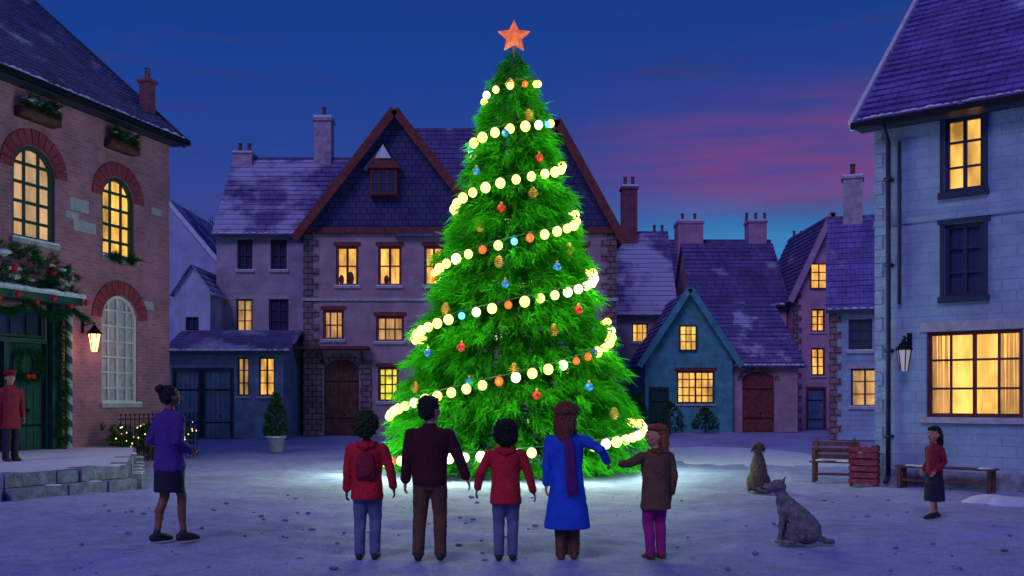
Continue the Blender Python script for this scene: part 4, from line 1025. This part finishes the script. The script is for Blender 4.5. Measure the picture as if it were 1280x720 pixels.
def scarf(e,k,Mh,b,nb):
    h=Body(); ring=[Vector((.095*math.cos(a),.02+.09*math.sin(a),1.515)) for a in np.linspace(-math.pi*1.2,math.pi*.6,14)]
    h.tube(ring,[.036]*14,purp,ref=(0,0,1))
    h.tube([Vector((.0,-.10,1.50)),Vector((.01,-.175,1.40)),Vector((.025,-.185,1.2)),Vector((.035,-.19,1.0)),Vector((.05,-.205,.83))],[(.05,.022),(.055,.016),(.058,.014),(.06,.014),(.065,.012)],purp,ref=(1,0,0))
    for j in range(7): h.tube([Vector((.0+j*.016,-.205,.83)),Vector((-.002+j*.017,-.21,.76))],[.006,.004],purp,n=6)
    h.raw('scarf',e,k)
    g=Body(); g.M=Mh; g.ell((0,-.02,.065),(.108,.112,.070),HBr); g.stack([(0,-.02,.028,.112,.116),(0,-.02,.055,.114,.118)],HBr); g.fused('fur_hat',e,k,.009,(.018,50))
def headband(e,k,Mh,b,nb):
    g=Body(); g.M=Mh; g.stack([(0,-.016,.058,.099,.110),(0,-.016,.083,.092,.101)],brcoat); g.raw('headband',e,k)
    h=Body(); h.tube([Vector((-.1,0,1.50)),Vector((-.06,-.09,1.5)),Vector((0,-.11,1.49)),Vector((.06,-.09,1.5)),Vector((.1,0,1.50)),Vector((.04,.09,1.49)),Vector((-.04,.09,1.49)),Vector((-.1,0,1.50))],[.035]*8,HBr,ref=(0,0,1)); h.fused('fur_collar',e,k,.01,(.014,50))
def capx(e,k,Mh,b,nb):
    g=Body(); g.M=Mh; g.stack([(0,-.01,.045,.092,.100),(0,-.01,.10,.098,.106),(0,-.01,.115,.10,.11),(0,-.01,.13,.085,.09)],cap); g.stack([(0,.06,.04,.07,.075),(0,.062,.05,.07,.075)],blk); g.raw('peaked_cap',e,k)

D0=11.25
def rel(X,z,Hh,px,y=0): k=Hh/1.8; return ((X-px)/k,y/k,z/k)
person('child_in_red_jacket',(-1.63,D0,0),.0,1.58,red,jeans,blk,SK1,HG,'afro',1.34,((-.095,0),(.095,.04)),hands=((-.28,.05,.78),(.35,.05,.86)),jack=(.78,.205,.165),bulk=1.18,extra=backpack,head=(-.15,.08))
person('man_in_sweater',(-.92,D0-.05,0),0,1.79,maroon,brownp,blk,SK2,HB,'short',1.28,((-.13,.0),(.12,.0)),hands=((-.29,.04,.82),rel(-.44,.76,1.79,-.92,.03)),jack=(.87,.19,.15),bulk=1.24,extra=collar,head=(-.7,.05))
person('child_in_red_jacket',(-.07,D0-.05,0),0,1.51,red,jeans,blk,SK1,HB,'curly',1.38,((-.09,0),(.09,.0)),hands=(rel(-.41,.75,1.51,-.07,.03),rel(.27,.68,1.51,-.07,.05)),jack=(.76,.21,.165),bulk=1.17,extra=hood_red,head=(0,.10))
person('woman_in_blue_coat',(.62,D0,0),0,1.71,bluec,boot,boot,SK2,HBr,'long',1.3,((-.07,0),(.08,.02)),hands=((-.25,.06,.82),rel(1.12,1.06,1.71,.62,.02)),jack=(.38,.27,.23),bulk=1.1,extra=scarf,head=(-.4,.05))
person('girl_in_brown_coat',(1.62,D0+.02,0),.3,1.47,brcoat,mag,boot,SK2,HA,'long',1.38,((-.08,0),(.09,.02)),hands=((-.52,.17,1.30),(.27,.06,.84)),jack=(.70,.215,.17),bulk=1.2,extra=headband,head=(1.5,.06))
person('woman_in_purple_jacket',(-4.35,12.7,0),math.radians(-42),1.97,purj,dsk,blk,SK1,HB,'bun',1.1,((-.09,-.10),(.09,.13)),hands=((-.2,.16,1.0),(.2,.16,1.0)),jack=(.84,.20,.17),skirt=(.58,.19,dsk),barelegs=True,bulk=1.22,head=(-.1,.05))
person('girl_in_dark_skirt',(6.42,15.2,0),math.radians(105),1.34,dred,dsk,blk,SK2,HB,'long',1.38,((-.07,.12),(.07,-.10)),hands=((-.2,.13,.9),(.2,.13,.9)),jack=(.90,.18,.15),skirt=(.36,.22,dsk),barelegs=True,bulk=1.08,head=(.3,0))
person('doorman',(-10.85,21.6,.475),math.radians(-125),1.93,dred,dsk,blk,SK2,HB,'short',1.15,((-.1,0),(.1,.03)),jack=(.66,.21,.17),bulk=1.1,extra=capx,head=(-.2,0))

def dog(name,loc,yaw,sc,fur,fur2,pointed=True,headyaw=0):
    e=empty(name,loc,yaw); b=Body(); V=Vector
    b.ell((0,-.17,.17),(.15,.19,.17),fur); b.tube([V((0,-.2,.2)),V((0,-.08,.33)),V((0,.06,.46)),V((0,.12,.55))],[(.15,.16),(.135,.15),(.115,.13),(.09,.10)],fur)
    b.ell((0,.11,.44),(.10,.085,.13),fur2)
    b.tube([V((0,.1,.52)),V((0,.14,.62)),V((0,.17,.68))],[.088,.072,.065],fur)
    for sx in (-1,1):
        b.tube([V((sx*.075,.09,.42)),V((sx*.078,.12,.24)),V((sx*.075,.13,.14)),V((sx*.075,.14,.04))],[.055,.038,.031,.03],fur)
        b.tube([V((sx*.075,.13,.03)),V((sx*.075,.19,.025))],[(.036,.028),(.036,.024)],fur2)
        b.ell((sx*.125,-.08,.16),(.065,.14,.13),fur); b.tube([V((sx*.14,.02,.12)),V((sx*.14,-.06,.035)),V((sx*.14,.08,.03))],[.045,.032,.03],fur)
        b.tube([V((sx*.14,.02,.03)),V((sx*.14,.12,.027))],[(.036,.03),(.038,.024)],fur2)
    b.tube([V((0,-.32,.10)),V((.03,-.42,.05)),V((.12,-.48,.04)),V((.2,-.44,.05))],[.045,.038,.032,.015],fur)
    Mh=Matrix.Translation(V((0,.17,.68)))@Matrix.Rotation(headyaw,4,'Z')@Matrix.Rotation(.28,4,'X')@Matrix.Scale(1.15,4)
    b.M=Mh
    b.ell((0,.02,.03),(.082,.092,.078),fur); b.tube([V((0,.08,.01)),V((0,.15,-.005))],[(.05,.045),(.036,.032)],fur2); b.ell((0,.185,.008),(.014,.012,.012),EI)
    for sx in (-1,1):
        if pointed: b.tube([V((sx*.048,-.01,.08)),V((sx*.060,-.02,.12)),V((sx*.064,-.02,.15))],[(.032,.018),(.024,.013),(.01,.007)],fur,ref=(1,0,0))
        else: b.tube([V((sx*.065,-.01,.07)),V((sx*.092,0,.03)),V((sx*.095,.005,-.04))],[(.014,.03),(.013,.034),(.01,.02)],fur)
    b.fused('body',e,sc,.010,(.011,45))
    f=Body(); f.M=Mh
    for sx in (-1,1): f.ell((sx*.036,.095,.045),(.011,.009,.011),EI,8,5)
    f.raw('eyes',e,sc); return e
fg=mat('grey_fur',(.18,.17,.20),.9,14,.4,.8,60); fg2=mat('pale_grey_fur',(.26,.24,.27),.9,14,.3,.8,60); fb=mat('brown_fur',(.12,.09,.08),.9,14,.4,.8,60); fb2=mat('tan_fur',(.19,.14,.11),.9,14,.3,.8,60)
dog('sitting_dog',(3.52,12.55,0),math.radians(62),.98,fg,fg2,True,.2)
dog('sitting_dog',(4.83,19.6,0),math.radians(-12),1.2,fb,fb2,False,.4)

# ------------------------------------------------------------------ world, sun, camera
w=bpy.data.worlds.new('World'); scene.world=w; w.use_nodes=True; nt=w.node_tree; L=nt.links
for n_ in list(nt.nodes): nt.nodes.remove(n_)
out=nt.nodes.new('ShaderNodeOutputWorld'); bg=nt.nodes.new('ShaderNodeBackground'); L.new(bg.outputs[0],out.inputs[0])
sky=nt.nodes.new('ShaderNodeTexSky'); sky.sky_type='NISHITA'; sky.sun_disc=False; sky.sun_elevation=math.radians(-3); sky.sun_rotation=math.radians(25)
tc=nt.nodes.new('ShaderNodeTexCoord'); sp=nt.nodes.new('ShaderNodeSeparateXYZ'); L.new(tc.outputs['Generated'],sp.inputs[0])
def ramp(stops,src):
    r=nt.nodes.new('ShaderNodeValToRGB'); el=r.color_ramp.elements
    while len(el)>1: el.remove(el[0])
    el[0].position=stops[0][0]; el[0].color=stops[0][1]+(1,)
    for p_,c_ in stops[1:]:
        x=el.new(p_); x.color=c_+(1,)
    L.new(src,r.inputs[0]); return r
left=ramp([(0,(.07,.06,.27)),(.17,(.032,.05,.27)),(.24,(.012,.048,.28)),(.32,(.004,.044,.27)),(.42,(.003,.032,.20)),(1,(.02,.04,.24))],sp.outputs['Z'])
right=ramp([(0,(.05,.18,.42)),(.155,(.025,.20,.48)),(.185,(.022,.11,.38)),(.21,(.04,.055,.28)),(.28,(.02,.042,.26)),(.34,(.004,.041,.25)),(.42,(.003,.032,.20)),(1,(.02,.04,.24))],sp.outputs['Z'])
def mr(src,a,b,c=0,d=1):
    n=nt.nodes.new('ShaderNodeMapRange'); n.interpolation_type='SMOOTHSTEP'
    for i,v in enumerate((a,b,c,d)): n.inputs[1+i].default_value=v
    L.new(src,n.inputs[0]); return n.outputs[0]
def mul(a,b):
    n=nt.nodes.new('ShaderNodeMath'); n.operation='MULTIPLY'; L.new(a,n.inputs[0]); L.new(b,n.inputs[1]); return n.outputs[0]
def mix(fac,a,b):
    n=nt.nodes.new('ShaderNodeMix'); n.data_type='RGBA'; L.new(fac,n.inputs[0]); L.new(a,n.inputs[6])
    if isinstance(b,tuple): n.inputs[7].default_value=b+(1,)
    else: L.new(b,n.inputs[7])
    return n.outputs[2]
az=mr(sp.outputs['X'],-.05,.22)
c1=mix(az,left.outputs[0],right.outputs[0])
mp=nt.nodes.new('ShaderNodeMapping'); mp.inputs['Scale'].default_value=(2.2,1.2,22); mp.inputs['Rotation'].default_value=(0,math.radians(3),0); L.new(tc.outputs['Generated'],mp.inputs[0])
nz=nt.nodes.new('ShaderNodeTexNoise'); nz.inputs['Scale'].default_value=1.7; nz.inputs['Detail'].default_value=5; nz.inputs['Roughness'].default_value=.5; L.new(mp.outputs[0],nz.inputs['Vector'])
band=mul(mr(sp.outputs['Z'],.168,.205),mr(sp.outputs['Z'],.31,.23))
cl=mul(mul(mr(nz.outputs['Fac'],.36,.62,.15,1),band),mr(sp.outputs['X'],.0,.26))
c2=mix(cl,c1,(.18,.045,.20))
bl=mul(mr(nz.outputs['Fac'],.54,.70),mul(mr(sp.outputs['Z'],.13,.2),mr(sp.outputs['Z'],.5,.3)))
hf=nt.nodes.new('ShaderNodeMath'); hf.operation='MULTIPLY'; hf.inputs[1].default_value=.4; L.new(bl,hf.inputs[0])
c3=mix(hf.outputs[0],c2,(.035,.035,.15))
sc_=nt.nodes.new('ShaderNodeMix'); sc_.data_type='RGBA'; sc_.blend_type='ADD'; sc_.inputs[0].default_value=.05; L.new(c3,sc_.inputs[6]); L.new(sky.outputs[0],sc_.inputs[7])
L.new(sc_.outputs[2],bg.inputs['Color']); bg.inputs['Strength'].default_value=1.0

sl=bpy.data.lights.new('sun','SUN'); sl.energy=.85; sl.angle=math.radians(25); sl.color=(.74,.60,1.0)
so=bpy.data.objects.new('sun',sl); COL.objects.link(so); so.rotation_euler=(math.radians(52),0,math.radians(-25)); so.location=(0,0,30)

cam=bpy.data.cameras.new('camera'); co=bpy.data.objects.new('camera',cam); COL.objects.link(co); scene.camera=co
co.location=(0,0,1.8); co.rotation_euler=(math.radians(90),0,0); cam.sensor_width=36; cam.lens=35.156; cam.shift_y=140/1280; cam.clip_end=2000
scene.view_settings.view_transform='Standard'; scene.view_settings.look='None'; scene.view_settings.exposure=0
print('built in',time.time()-T0)
